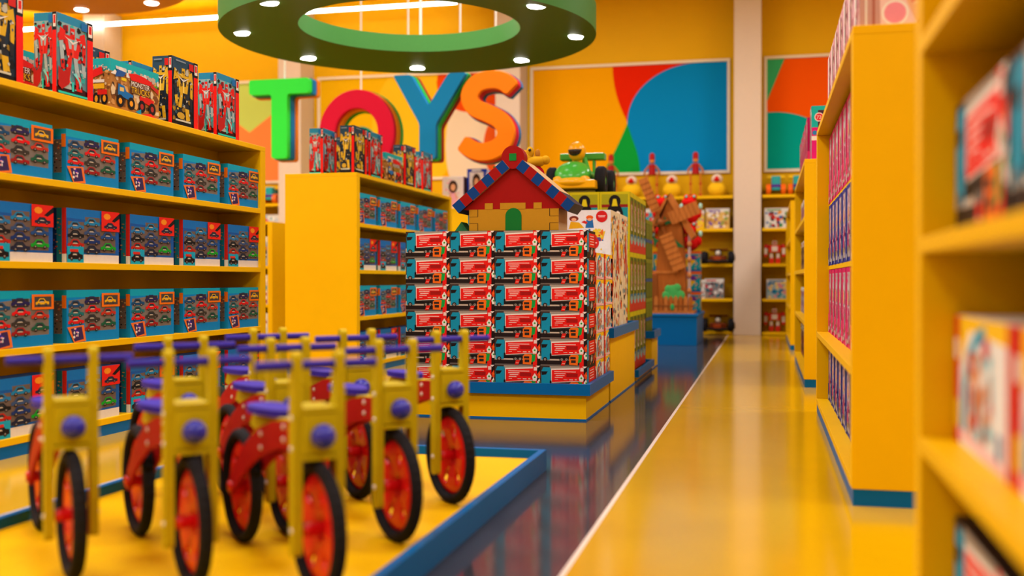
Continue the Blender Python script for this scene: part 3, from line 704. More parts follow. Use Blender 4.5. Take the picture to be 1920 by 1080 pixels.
# big copies on the near right unit
for nm, z, sc, p, k, w in (('truck toy box', 1.105, (1.72, .8, 1.62), ptk, 0, .58), ('nursery toy box', .612, (1.32, .7, 1.5), pby, 0, .62), ('truck toy box', .11, (1.72, .8, 1.62), ptk, 1, .58)):
    d = .37*.8 if p is ptk else .28
    for j in range(2):
        p.put((.45+d/2, 2.78-w/2-(w+.02)*j, z), R(-90), 'blurred %s, %s of the near right unit, %s' % (nm, {1.105: 'upper visible shelf', .612: 'middle visible shelf', .11: 'lowest shelf'}[z], ('far end', 'nearer one')[j]), scale=sc, group='large boxes on the near right unit')

# ================================================================= ISLAND
def base(name, x0, y0, x1, y1, zt, label, rim=.079, inset=.035, plate=None):
    r = empty(name, ((x0+x1)/2, (y0+y1)/2, 0), label, 'display base')
    cx = (x0+x1)/2; cy = (y0+y1)/2; a = (x1-x0)/2; b = (y1-y0)/2
    build('yellow_riser', MB().box(-a+inset, -b+inset, .012, a-inset, b-inset, plate or zt-rim), PAINT, r)
    build('kick_strip', MB().box(-a+inset-.004, -b+inset-.004, 0, a-inset+.004, b-inset+.004, .0118), BLUEM, r)
    m = MB(); t = .033
    m.box(-a, -b, zt-rim, a, -b+t, zt); m.box(-a, b-t, zt-rim, a, b, zt); m.box(-a, -b+t, zt-rim, -a+t, b-t, zt); m.box(a-t, -b+t, zt-rim, a, b-t, zt)
    build('blue_rim', m, BLUEM, r)
    return r
base('display_plinth', -2.64, 7.42, -1.203, 8.62, .262, 'low yellow display base with blue rim under the truck boxes')
base('display_plinth', -2.64, 8.63, -1.203, 10.36, .605, 'tall yellow display base with blue rim under the white playset boxes')
base('display_plinth', -2.64, 10.37, -1.203, 11.86, .12, 'lowest display base with blue rim under the penguin boxes', rim=.07)
base('display_plinth', -2.64, 11.87, -1.203, 12.6, .43, 'far display base with blue rim under the olive boxes', rim=.08)
for k in range(4):
    o = carton('playset_box', .44, .26, 1.05, hx('e4e2e0'), art_playset, None, art_playset_side(90+k))
    o.location = (-1.245-.22, 8.73+.135+.272*k, .53); 
    tag(o, ['white playset box with two children printed on it, nearest of its row', 'white playset box directly behind the nearest one', 'third white playset box in the row', 'last white playset box, touching the penguin boxes'][k], 'toy box', 'row of tall white playset boxes')
    o.location.z = .527
pp = Proto(lambda: carton('penguin_box', .296, .28, .59, hx('c8bc10'), art_penguin, art_penguin_side, art_penguin_side), 'toy box')
for rz in range(3):
    for cy in range(5):
        for cx in range(3):
            if cx > 0 and cy > 0: continue
            lab = 'yellow green penguin box, %s row from the top, %s' % (ORD[2-rz], ['front right corner', '%s from the front along the aisle' % ORD[cy]][cy > 0] if cx == 0 else '%s column from the aisle' % ORD[cx])
            pp.put((-1.3-.148-.3*cx, 10.43+.14+.285*cy, .051+.592*rz+.04), 0, lab, group='stacked penguin boxes')
build_ = build('display_core', MB().box(-2.55, 10.73, .06, -1.61, 11.85, 1.865, hx('a8a010')), ATT); tag(build_, 'yellow green core block between the penguin boxes, under the toy kart', 'display block')
po = Proto(lambda: carton('olive_box', .3, .33, .44, hx('4c5c18'), art_olive, art_olive, art_olive), 'toy box')
for rz in range(3):
    for cy in range(2):
        po.put((-1.45, 11.9+.17+.335*cy, .352+.442*rz), 0, 'olive box behind the penguin boxes, %s row from top, %s column' % (ORD[2-rz], ('near', 'far')[cy]), group='stacked olive boxes')

# toy house on the truck boxes
def house():
    r = empty('toy_house', (-1.79, 7.75, 1.36), 'wooden puzzle house with red roof and green door on the truck boxes', 'toy')
    TAN = hx('b8861c'); D = .34; y0 = -.19
    w = .335
    b = MB(); b.prism([(-w,0),(w,0),(w,.155),(-w,.155)], (0,y0,0), (1,0,0), (0,0,1), (0,-1,0), D, hx('c8a070'), cap=TAN)
    f = b.face((-w, y0, 0), (1,0,0), (0,0,1), 2*w, .155)
    for q in ((.095,.3),(.905,.3)):
        pass
    dk = hx('3c2810')
    for s_ in (0, 1):
        m = (lambda u: 1-u) if s_ else (lambda u: u)
        for (u0, v0, u1, v1) in ((0,.335,.1,.35),(.095,0,.102,.34),(0,.645,.1,.66),(.095,.655,.102,1)):
            ua, ub = sorted((m(u0), m(u1))); f.at(1).rect(ua, v0, ub, v1, dk, False)
    for x0, x1 in ((-.215,-.155),(-.1,.09),(.15,.21)):
        b.prism([(x0,.155),(x1,.155),(x1,.2),(x0,.2)], (0,y0-.002,0), (1,0,0), (0,0,1), (0,-1,0), .02, TAN)
    build('walls', b, ATT, r)
    dr = MB(); pts = [(-.06,0),(.06,0)] + [(.06*math.cos(R(a)), .105+.058*math.sin(R(a))) for a in range(0, 181, 15)]
    dr.prism(pts, (0,y0-.004,0), (1,0,0), (0,0,1), (0,-1,0), .01, hx('10702c')); build('door', dr, ATT, r)
    g = MB(); g.prism([(-.395,.155),(.395,.155),(.03,.5),(-.03,.5)], (0,y0+.001,0), (1,0,0), (0,0,1), (0,-1,0), D, hx('980c0c')); build('gable', g, ATT, r)
    # roof boards with blue squares
    for s_ in (-1, 1):
        d = Vector((-s_*.41, .345)).normalized(); n = Vector((d.y*s_, -d.x*s_)) if s_ > 0 else Vector((-d.y, d.x))
        if n.y < 0: n = -n
        P = Vector((s_*.43, .155)); L = .5
        rb = MB()
        N = 7
        for k in range(N):
            a0 = L*k/N; a1 = L*(k+1)/N
            c = hx('063c80') if k % 2 == 0 else hx('980c0c')
            if s_ > 0 and k == 0: c = hx('063c80')
            q = [P+d*a0-n*.035, P+d*a1-n*.035, P+d*a1+n*.042, P+d*a0+n*.042]
            q = [(v.x, v.y) for v in q]
            area = sum(q[i][0]*q[(i+1) % 4][1]-q[(i+1) % 4][0]*q[i][1] for i in range(4))
            if area < 0: q = q[::-1]
            rb.prism(q, (0,y0-.03,0), (1,0,0), (0,0,1), (0,-1,0), D+.06, hx('c8a878') if k > 1 else hx('2a2430'), cap=c)
        build('roof_board', rb, ATT, r)
    c = MB(); c.lathe([(0,-.02),(.085,-.02),(.085,.09),(0,.09)], (0,y0,.53), (0,1,0), hx('980c0c'), 32, False); build('roof_medallion', c, ATT, r)
    q = MB(); q.box(-.026, y0-.024, .505, .026, y0-.019, .557, hx('108030')); build('medallion_square', q, ATT, r)
    c = MB(); c.box(-.2, .0, .33, -.08, .1, .49, hx('10702c')); build('chimney', c, ATT, r)
house()
# ribboned crocodile-ish toy behind the house
o = tag(build('display_block', MB().box(-.47, -.34, 0, .47, .34, 1.173, hx('c02018')), ATT, loc=(-2.13, 8.25, .187)), 'red block hidden behind the truck boxes, under the tan plush animal', 'display block')
r = empty('plush_toy', (-1.84, 8.05, 1.36), 'tan plush animal with open red mouth peeking over the roof', 'plush toy')
b = MB(); b.sph((0,0,.13), (.12,.09,.14), hx('c89a20')); b.sph((.0,0,.34), (.09,.08,.16), hx('c89a20')); build('body', b, MATTE, r)
b = MB(); b.sph((.0,0,.56), (.095,.09,.085), hx('cc9c20')); b.sph((.1,-.01,.545), (.1,.07,.045), hx('cc9c20'), M=Matrix.Rotation(R(-8), 3, 'Y')); b.sph((.19,-.01,.56), (.035,.045,.035), hx('cc9c20'))
b.sph((.07,-.02,.62), (.03,.03,.045), hx('cc9c20')); b.sph((.13,-.02,.61), (.02,.02,.035), hx('b07830')); build('head', b, MATTE, r)
b = MB(); b.sph((.11,-.01,.475), (.075,.06,.05), hx('a81020'), M=Matrix.Rotation(R(25), 3, 'Y')); build('mouth', b, MATTE, r)
b = MB(); b.sph((.075,-.055,.635), .012, BLK); build('eye', b, PLAST, r)
# small blocks left of the house
b = MB(); b.prism([(-.05,0),(.05,0),(0,.07)], (0,-.05,0), (1,0,0), (0,0,1), (0,-1,0), .16, hx('2c7a50')); o = build('toy_block', b, ATT, loc=(-2.2, 7.66, 1.36)); tag(o, 'small green wedge block lying left of the toy house', 'toy block')
o = carton('toy_box', .12, .1, .3, hx('88c8d8'), lambda f: f.at(0).rect(0,0,1,1,hx('88c8d8')).ell(.6,.4,.3,.32,hx('103c80')), None, None); o.location = (-2.17, 7.95, 1.36); tag(o, 'pale blue box with dark oval behind the left wall of the house', 'toy box')

# pedal-car toy with driver on the penguin boxes
def kart():
    r = empty('toy_kart', (-1.93, 11.05, 1.875), 'toy race car with yellow helmet driver on top of the penguin boxes', 'toy vehicle')
    G = hx('46b43c'); Y_ = hx('f4b010')
    b = MB()
    b.box(-.3, -.12, .05, .24, .5, .14, BLK); build('chassis', b, PLAST, r, bevel=.02)
    b = MB(); prof = []
    b.sph((0,-.18,.12), (.24,.2,.06), Y_); b.box(-.23,-.33,.06,.25,-.05,.14,Y_); b.sph((-.17,-.22,.16),(.06,.06,.03),Y_); b.sph((.12,-.22,.16),(.06,.06,.03),Y_); build('front_bumper', b, PLAST, r, bevel=.015)
    b = MB(); b.sph((-.03,-.1,.225), (.2,.2,.11), G, 32, 20, M=Matrix.Rotation(R(25), 3, 'X')); b.sph((.02,.14,.2), (.16,.24,.1), G, 20, 12); build('hood', b, PLAST, r)
    b = MB(); b.tube([(-.01,.08,.26),(-.01,.08,.34),(-.01,.07,.42)], [.085,.055,.06], Y_, 16); b.tube([(-.08,.08,.26),(-.05,.08,.38)], .014, G, 8); b.tube([(.1,.1,.28),(.06,.1,.4)], .03, G, 8); build('driver_torso', b, PLAST, r)
    b = MB(); b.sph((-.01,.04,.46), (.097,.1,.1), Y_, 24, 16); build('helmet', b, PLAST, r)
    hl = r.children[-1]
    b = MB()
    # half-moon visor laid on the helmet
    pts = []
    N = 12
    vs = []
    for i in range(N+1):
        u = -1+2*i/N
        for zz in range(5):
            z_ = .012-.066*math.sqrt(max(0, 1-u*u))*zz/4
            x_ = u*.08-.012; yy = -.1*math.sqrt(max(.02, 1-(x_/.097)**2-(z_/.1)**2))-.006
            vs.append((-.01+x_, .04+yy, .462+z_))
    b.add(vs, [(5*i+j, 5*i+j+1, 5*i+j+6, 5*i+j+5) for i in range(N) for j in range(4)], BLK, True); build('visor', b, PLAST, hl, solid=.003)
    b = MB(); b.box(-.25,.28,.4,.26,.44,.47,hx('3ca038')); b.box(-.15,.3,.2,-.12,.4,.4,G); b.box(.12,.3,.2,.15,.4,.4,G); build('rear_wing', b, PLAST, r, bevel=.012)
    for x, y in ((-.27,-.02),(.27,-.02),(-.27,.42),(.3,.42)):
        w = MB(); w.lathe([(.05,-.055),(.13,-.055),(.15,-.03),(.15,.03),(.13,.055),(.05,.055)], (x,y,.15), (1,0,0), BLK, 28, True, True); o = build('wheel', w, RUB, r)
        w = MB(); w.lathe([(0,-.05),(.06,-.05),(.06,.05),(0,.05)], (x,y,.15), (1,0,0), hx('58a858'), 16); build('wheel_hub', w, PLAST, o)
kart()
bpy.data.objects['toy_kart'].scale = (.95, .95, 1.03)

# ---------------------------------------------------------------- blue plinth with windmill
r = empty('display_plinth', (-1.45, 17.2, 0), 'big blue plinth under the wooden windmill', 'display base')
build('plinth_body', MB().box(-.6, -.82, 0, .43, .85, .44, BLUE), BLUEM, r, bevel=.004); build('plinth_top', MB().box(-.62, -.84, .44, .45, .87, .48), BLUEM, r, bevel=.004)
def mill():
    r = empty('toy_windmill', (-1.42, 16.6, .48), 'large wooden toy windmill with four sails on the blue plinth', 'toy')
    W1 = hx('a85c20'); W2 = hx('bc7030'); W3 = hx('8a4c1c')
    b = MB(); b.box(-.3,-.1,0,.35,.5,.04,W2); build('base_board', b, WOOD, r)
    b = MB(); b.prism([(-.28,0),(.24,0),(.16,1.3),(-.05,1.75),(-.2,1.3)], (0,0,.04), (1,0,0), (0,0,1), (0,-1,0), .38, W1); build('tower', b, WOOD, r)
    f = MB(); f.box(-.3,-.012,.62,.1,.0,.66,W2); f.box(-.3,-.02,.0,-.22,0,.6,W3); build('ledge', f, WOOD, r)
    for s_, q in ((1, [(-.08,1.8),(-.02,1.86),(.36,1.2),(.3,1.14)]), (-1, [(-.02,1.86),(-.08,1.8),(-.42,1.22),(-.36,1.18)])):
        if s_ < 0: q = q[::-1]
        rb = MB(); rb.prism(q[::-1] if s_ > 0 else q[::-1], (0,-.04,0), (1,0,0), (0,0,1), (0,-1,0), .46, W2); build('roof_board', rb, WOOD, r)
    g = MB()
    for q in ([(-.12,1.5),(.0,1.4),(-.1,1.36)], [(-.02,1.2),(.2,1.02),(-.12,1.02),(-.1,1.12)], [(-.26,1.45),(-.18,1.5),(-.2,1.3)], [(-.3,1.2),(-.2,1.14),(-.26,1.02)]):
        g.prism(q, (0,-.006,0), (1,0,0), (0,0,1), (0,-1,0), .01, hx('2c7040'))
    build('green_shutters', g, ATT, r)
    cx, cz = -.16, 1.4
    for ang, ln, wd in ((112, .74, .075), (22, .62, .1), (-68, .78, .1), (-158, .5, .08)):
        m = MB(); M = Matrix.Translation((cx, -.1, cz)) @ Matrix.Rotation(-R(ang), 4, 'Y')
        m.box(0, -.015, -.02, ln, .015, .02, W3, M=M); m.box(ln*.25, -.025, -wd, ln, -.012, wd, W2, M=M)
        for k in range(6): m.box(ln*(.3+.115*k), -.03, -wd, ln*(.31+.115*k), -.024, wd, W3, M=M)
        build('sail', m, WOOD, r)
    h = MB(); h.lathe([(0,-.15),(.05,-.15),(.06,.0),(0,.0)], (cx,0,cz), (0,1,0), W3, 16); build('sail_hub', h, WOOD, r)
    t = MB()
    for x, z, q in ((0,.34,.1),(-.1,.28,.07),(.1,.28,.08),(-.07,.38,.06),(.06,.4,.06),(0,.25,.09)): t.sph((.03+x,-.07,z), (q,.012,q), hx('48a858'))
    t.box(.01,-.08,.05,.05,-.06,.2,W3); build('cutout_tree', t, MATTE, r)
    fb = MB()
    for k in range(8): fb.prism([(-.26+.075*k,0),(-.2+.075*k,0),(-.2+.075*k,.2),(-.23+.075*k,.24),(-.26+.075*k,.2)], (0,-.09,.04), (1,0,0), (0,0,1), (0,-1,0), .015, (W2, W1)[k % 2])
    fb.box(-.28,-.092,.1,.35,-.085,.13,W3); fb.sph((.02,-.1,.1),(.03,.01,.05),hx('30a050')); build('fence', fb, WOOD, r)
    p = MB()
    for k in range(4): p.sph((.27, .0, .35+.24*k), (.035,.035,.045), hx('c88048'))
    p.box(.25,.0,.05,.29,.03,1.25,hx('b8a0a0')); build('side_post', p, WOOD, r)
mill()
# snack towers with red plush animals
def art_snack(f):
    f.at(0).rect(0,0,1,1,hx('1498a8')); f.rect(0,.86,1,1,hx('e06020')); f.rect(0,.0,1,.1,hx('1460a0'),False); f.at(2).ell(.4,.5,.34,.16,hx('e8b818')); f.ell(.6,.68,.3,.12,hx('6a3090'),12); f.ell(.35,.34,.25,.1,hx('e8c020'),12); f.specks(.7,.1,1,.85,[hx('c88848'),hx('b8b0a0'),hx('1878a0')],12,.1,5,9)
sn = Proto(lambda: carton('snack_toy_box', .3, .3, .325, hx('1498a8'), art_snack, art_snack, art_snack), 'toy box')
def plush():
    r = empty('plush_toy', (0,0,0), 'x', 'plush toy')
    RD = hx('d81c1c')
    b = MB(); b.sph((0,0,.14),(.13,.11,.14),RD); b.sph((-.12,-.02,.16),(.05,.05,.08),RD); b.sph((.12,-.02,.16),(.05,.05,.08),RD); build('body', b, MATTE, r)
    b = MB(); b.sph((-.03,-.02,.34),(.12,.1,.09),RD); b.sph((-.07,-.05,.42),.045,RD); b.sph((.05,-.05,.42),.045,RD); build('head', b, MATTE, r)
    b = MB(); b.sph((-.07,-.09,.425),.022,hx('50c8c0')); b.sph((.05,-.09,.425),.022,hx('50c8c0')); build('eyes', b, PLAST, r)
    b = MB(); b.sph((-.15,-.06,.27),(.03,.03,.05),hx('a8d8c8')); b.sph((.15,-.06,.27),(.03,.03,.05),hx('a8d8c8')); build('claws', b, MATTE, r)
    return r
pl = Proto(plush, 'plush toy')
for t, (tx, nm) in enumerate(((-1.17, 'right tower'), (-1.62, 'left tower'))):
    for k in range(3):
        sn.put((tx, 17.35, .48+.327*k), 0, 'teal snack toy box behind windmill, %s, %s from bottom' % (nm, ORD[k]), group='teal boxes behind the windmill')
    for k in range(2):
        pl.put((tx-.0, 17.3, 1.462+.44*k), 0, 'red plush animal on the %s behind the windmill, %s' % (nm, ('lower one', 'upper one')[k]), group='red plush animals')

# ================================================================= BACK WALL SHELVES
ZB = [.06, .66, 1.29, 1.93, 2.53]
bays = [(-13.4, -9.5), (-8.98, -5.03), (-4.51, -.59), (-.07, 3.84)]
for i, (x0, x1) in enumerate(bays):
    r = empty('wall_shelf', ((x0+x1)/2, 20.3, 0), ['yellow wall shelf left of the left pillar', 'yellow wall shelf below the letters', 'yellow wall shelf left of the front pillar', 'yellow wall shelf right of the front pillar'][i], 'wall shelf')
    a = (x1-x0)/2
    build('back_board', MB().box(-a, -.03, 0, a, -.002, 2.5), PAINT, r)
    for z in ZB: build('shelf_board', MB().box(-a, -.6, z-.05, a, -.031, z), PAINT, r)
YB = 19.95
def chick():
    r = empty('chick_toy', (0,0,0), 'x', 'plush toy')
    b = MB(); b.sph((0,0,.14),(.17,.13,.14),hx('f4c020')); build('body', b, MATTE, r)
    b = MB(); b.sph((0,-.02,.32),(.1,.09,.09),hx('ecd8c0')); build('head', b, MATTE, r)
    b = MB(); b.sph((0,-.11,.3),(.06,.05,.035),hx('c81810')); b.sph((0,-.08,.34),(.05,.03,.03),hx('c81810')); build('beak', b, MATTE, r)
    return r
def soldier():
    r = empty('puppet_toy', (0,0,0), 'x', 'toy figure')
    b = MB()
    for s_ in (-1,1): b.box(s_*.09-.02, -.02, 0, s_*.09+.02, .02, .44, hx('c07018')); b.box(s_*.09-.03,-.05,0,s_*.09+.03,.03,.05,hx('b01818')); b.sph((s_*.09,0,.24),.028,hx('b01818'))
    build('legs', b, ATT, r)
    b = MB(); b.tube([(0,0,.42),(0,0,.62)], [.07,.055], hx('a81818'), 12); build('torso', b, ATT, r)
    b = MB(); b.tube([(-.05,0,.6),(-.13,-.02,.5),(-.14,-.03,.42)], .018, hx('b86820'), 8); b.tube([(.05,0,.6),(.13,-.02,.5),(.14,-.03,.42)], .018, hx('b86820'), 8); build('arms', b, ATT, r)
    b = MB(); b.sph((0,0,.68),.05,hx('d88840')); b.tube([(0,0,.7),(0,0,.8),(0,0,.83)], [.052,.05,.02], hx('b01818'), 12); build('head', b, ATT, r)
    return r
def monster():
    r = empty('buggy_toy', (0,0,0), 'x', 'toy vehicle')
    b = MB(); b.box(-.08,-.18,.08,.08,.12,.34,hx('14a0a8')); b.box(-.082,-.184,.12,.082,.122,.2,hx('4a2890')); build('body', b, PLAST, r, bevel=.02)
    b = MB(); b.box(-.16,-.05,.3,.16,.1,.36,hx('f0c010')); build('roof', b, PLAST, r, bevel=.01)
    for x in (-.13,.13):
        for y in (-.12,.1): build('wheel', MB().lathe([(0,-.04),(.1,-.04),(.1,.04),(0,.04)], (x,y,.1), (1,0,0), hx('f06818'), 20, False), PLAST, r)
    return r
def race():
    r = empty('race_car_toy', (0,0,0), 'x', 'toy vehicle')
    b = MB(); b.box(-.07,-.4,.05,.07,.3,.13,hx('98380c')); b.box(-.15,-.1,.05,.15,.2,.15,hx('702808')); b.box(-.2,-.42,.03,.2,-.36,.07,hx('1c1818')); build('body', b, PLAST, r, bevel=.015)
    b = MB(); b.box(-.05,0,.16,.05,.2,.27,BLK); b.sph((0,-.04,.2),(.05,.05,.05),hx('e0d8c8')); build('cockpit', b, PLAST, r)
    b = MB(); b.box(-.17,.22,.26,.17,.3,.29,hx('98380c')); b.box(-.02,.24,.14,.02,.28,.24,BLK); build('rear_wing', b, PLAST, r)
    for x in (-.25,.25):
        for y in (-.26,.2): build('wheel', MB().lathe([(0,-.06),(.1,-.06),(.115,-.03),(.115,.03),(.1,.06),(0,.06)], (x,y,.115), (1,0,0), BLK, 20), RUB, r)
    return r
def robo():
    r = empty('robot_toy', (0,0,0), 'x', 'toy figure'); RD = hx('d02018'); W_ = hx('e0d0c0')
    b = MB(); b.box(-.1,-.06,.2,.1,.06,.33,RD); b.box(-.05,-.07,.22,.05,-.055,.31,W_); build('torso', b, PLAST, r, bevel=.01)
    for s_ in (-1,1):
        b = MB(); b.box(s_*.055-.04,-.06,0,s_*.055+.04,.05,.1,RD); b.box(s_*.055-.025,-.03,.1,s_*.055+.025,.03,.2,W_); build('leg', b, PLAST, r, bevel=.008)
        b = MB(); b.sph((s_*.14,0,.31),.045,RD); b.box(s_*.15-.025,-.03,.15,s_*.15+.025,.03,.28,W_); b.box(s_*.15-.03,-.04,.12,s_*.15+.03,.03,.17,RD); build('arm', b, PLAST, r, bevel=.008)
    b = MB(); b.box(-.04,-.04,.34,.04,.04,.41,W_); b.box(-.03,-.045,.36,.03,-.038,.385,RD); b.box(-.005,-.01,.41,.005,.01,.46,RD); build('head', b, PLAST, r, bevel=.008)
    return r
ck = Proto(chick, 'plush toy'); so = Proto(soldier, 'toy figure'); mo = Proto(monster, 'toy vehicle'); rc = Proto(race, 'toy vehicle'); rb = Proto(robo, 'toy figure')
i = 0
for k, x in enumerate((-2.45, -1.7, -.88)): ck.put((x, YB, 2.53), 0, 'yellow chick toy with red beak on the wall shelf, %s from the left' % ORD[k], group='chick toys on the wall shelf')
for k, x in enumerate((-2.84, -2.07, -1.27)): so.put((x, YB, 2.53), 0, 'tall thin red puppet on the wall shelf, %s from the left' % ORD[k], group='red puppets on the wall shelf')
for x, l in ((.17, 'right of the front pillar'), (.55, 'half hidden by the right units'), (-9.75, 'in the gap left of the middle shelf unit'), (-5.4, 'behind the pink doll box')): mo.put((x, YB, 2.53), 0, 'toy buggy, top wall shelf, ' + l, group='toy buggies on the wall shelves')
for z, w in ((1.29, 'third wall shelf'), (.06, 'bottom wall shelf')):
    rc.put((-.86, 20.0, z), R(0), 'black and orange toy race car on the %s' % w, group='toy race cars')
    rb.put((.15, YB, z), 0, 'red toy robot on the %s right of the front pillar' % w, scale=(1.05,1,1.02), group='red toy robots')
    rb.put((-9.72, YB, z), 0, 'red toy robot on the %s beside the left pillar' % w, group='red toy robots')
rb.put((-1.36, YB, 1.29), 0, 'small toy robot left of the race car on the third wall shelf', scale=(.7,.7,.62))
def gbox(name, x, z, w, h, cols, seed, label):
    c = [hx(q) for q in cols]
    o = carton(name, w, .25, h, c[0], art_game(c, seed), art_game(c, seed+1), art_game(c, seed+2)); o.location = (x, 19.9, z); tag(o, label, 'toy box')
gbox('game_box', -.86, 1.93, .42, .37, ['d8b060', '8060a0', 'e8e0d0', '90a050', 'b08040'], 101, 'castle picture toy box beside the front pillar on the second shelf')
gbox('game_box', -1.22, 1.93, .24, .34, ['e8b818', 'd04090', '30a0b0', 'f0d040'], 105, 'small yellow toy box left of the castle box')
gbox('game_box', .21, 1.93, .48, .36, ['d8d4cc', '208040', 'c02c20', '2060a0', 'e09020', '202030'], 109, 'white toy box with green red and blue print right of the pillar')
gbox('game_box', -1.24, .66, .3, .34, ['d8d4cc', '30889c', 'a04030', '303040', 'e8e0e0'], 113, 'white toy box on the fourth shelf, left of the dark patterned one')
gbox('game_box', -.92, .66, .34, .36, ['8a7a78', 'c02040', '203040', 'd8d8d8', '307080'], 117, 'dark patterned toy box with red corners on the fourth shelf')
gbox('game_box', .26, .66, .5, .35, ['9ab0b8', '1c70a0', 'e8c870', 'd88890', '3090a0'], 121, 'grey blue toy box on the fourth shelf right of the pillar')
gbox('game_box', -9.85, 1.93, .7, .38, ['c8ccd0', '1c90a8', 'c83830', '203c80', 'e8e8e0'], 125, 'white and teal toy box in the gap on the second shelf')
gbox('game_box', -9.85, .66, .7, .36, ['b0a898', '2c8060', 'c05830', '202028', 'e0d0c0'], 129, 'beige and green toy box in the gap on the fourth shelf')
gbox('game_box', -2.3, 1.93, .7, .38, ['30a0b0', 'e8c020', 'd03020', 'f0f0e8'], 133, 'teal toy box on the second shelf behind the windmill')
# narrow rack in the gap between the two left units
r = empty('narrow_rack', (-7.3, 14.2, 0), 'narrow yellow rack in the gap left of the middle shelf unit', 'shelf unit')
build('side_panel', MB().box(.38, -.2, .06, .45, .3, 1.83), PAINT, r); build('side_panel', MB().box(-.45, -.2, .06, -.38, .3, 1.83), PAINT, r)
build('back_panel', MB().box(-.38, .27, .06, .38, .3, 1.83), PAINT, r); build('plinth', MB().box(-.45, -.2, 0, .45, .3, .06), BLUEM, r)
for z in (.1, .65, 1.2, 1.83): build('shelf_board', MB().box(-.38, -.2, z-.04, .38, .27, z), PAINT, r)
for k, z in enumerate((.1, .65, 1.2)):
    c = [hx(q) for q in (['c8c8c8', 'b02828', '203040', 'e8e0d8'], ['d0c0b8', '1c90a8', 'a83028', 'f0e8e0'], ['a8b0b8', '202028', 'c87830', 'e8e8e8'])[k]]
    o = carton('game_box', .5, .25, .42, c[0], art_game(c, 140+k), None, art_game(c, 150+k)); o.location = (-7.19, 14.18, z); tag(o, 'toy box on the %s shelf of the narrow rack' % ('bottom', 'middle', 'top')[k], 'toy box')
# dolls on the far unit
o = carton('doll_box', .34, .25, .5, hx('e8c8d8'), art_doll(hx('ecdce4'), hx('f0a8c0')), None, art_doll_side(hx('60384c'), hx('402838'))); o.location = (-4.78, 16.2, 2.12); tag(o, 'pink and white doll box on the far unit, left of the blue one', 'doll box')
o = carton('doll_box', .3, .3, .62, hx('1c3aa8'), art_doll(hx('1c3ab0'), hx('d0c0d0')), None, art_doll(hx('1c3ab0'), hx('a03050'))); o.location = (-4.42, 16.3, 2.12); tag(o, 'royal blue doll box on the far unit beside the pink one', 'doll box')

# ================================================================= BIKE PLATFORM
PZ = .065
r = empty('bike_platform', (-1.965, 3.7, 0), 'low yellow platform with blue rim carrying the balance bikes', 'display base')
a0, a1, b0, b1 = -.85, .845, -2.2, 1.78
build('platform_top', MB().box(a0+.034, b0+.034, 0, a1-.034, b1-.034, PZ), PAINT, r)
m = MB(); t = .034
m.box(a0,b0,0,a1,b0+t,.11); m.box(a0,b1-t,0,a1,b1,.11); m.box(a0,b0+t,0,a0+t,b1-t,.11); m.box(a1-t,b0+t,0,a1,b1-t,.11)
build('platform_rim', m, BLUEM, r, bevel=.002)
def wheel(parent, x):
    w = MB()
    RR = [.02, .05, .092, .125, .15, .168]; n = 60
    vs = []
    for i in range(n):
        a = 2*math.pi*i/n
        for k, q in enumerate(RR): vs.append((x+q*math.cos(a), (.016, .014, .006, .0, .006, .014)[k], .2+q*math.sin(a)))
    fs = []
    for i in range(n):
        for k in range(len(RR)-1):
            if k == 2 and (i % 10) < 3: continue
            e = (i+1) % n; fs.append((i*6+k, i*6+k+1, e*6+k+1, e*6+k))
    w.add(vs, fs, hx('e41418'), True)
    wd = build('wheel_disc', w, PLAST, parent, solid=.012)
    ty = MB(); prof = []
    for k in range(12):
        a = 2*math.pi*k/12; prof.append((.181+.019*math.cos(a), .022*math.sin(a)))
    ty.lathe(prof, (x,0,.2), (0,1,0), BLK, 120, True, True, mod=lambda i, k: (.0035 if i % 3 else -.002) if k in (0, 1, 11) else 0)
    build('tyre', ty, RUB, wd)
    hb = MB(); hb.lathe([(0,-.047),(.02,-.047),(.02,-.03),(.02,-.02),(.02,.02),(.02,.03),(.02,.047),(0,.047)], (x,0,.2), (0,1,0), hx('d81018'), 20); build('hub', hb, PLAST, wd)
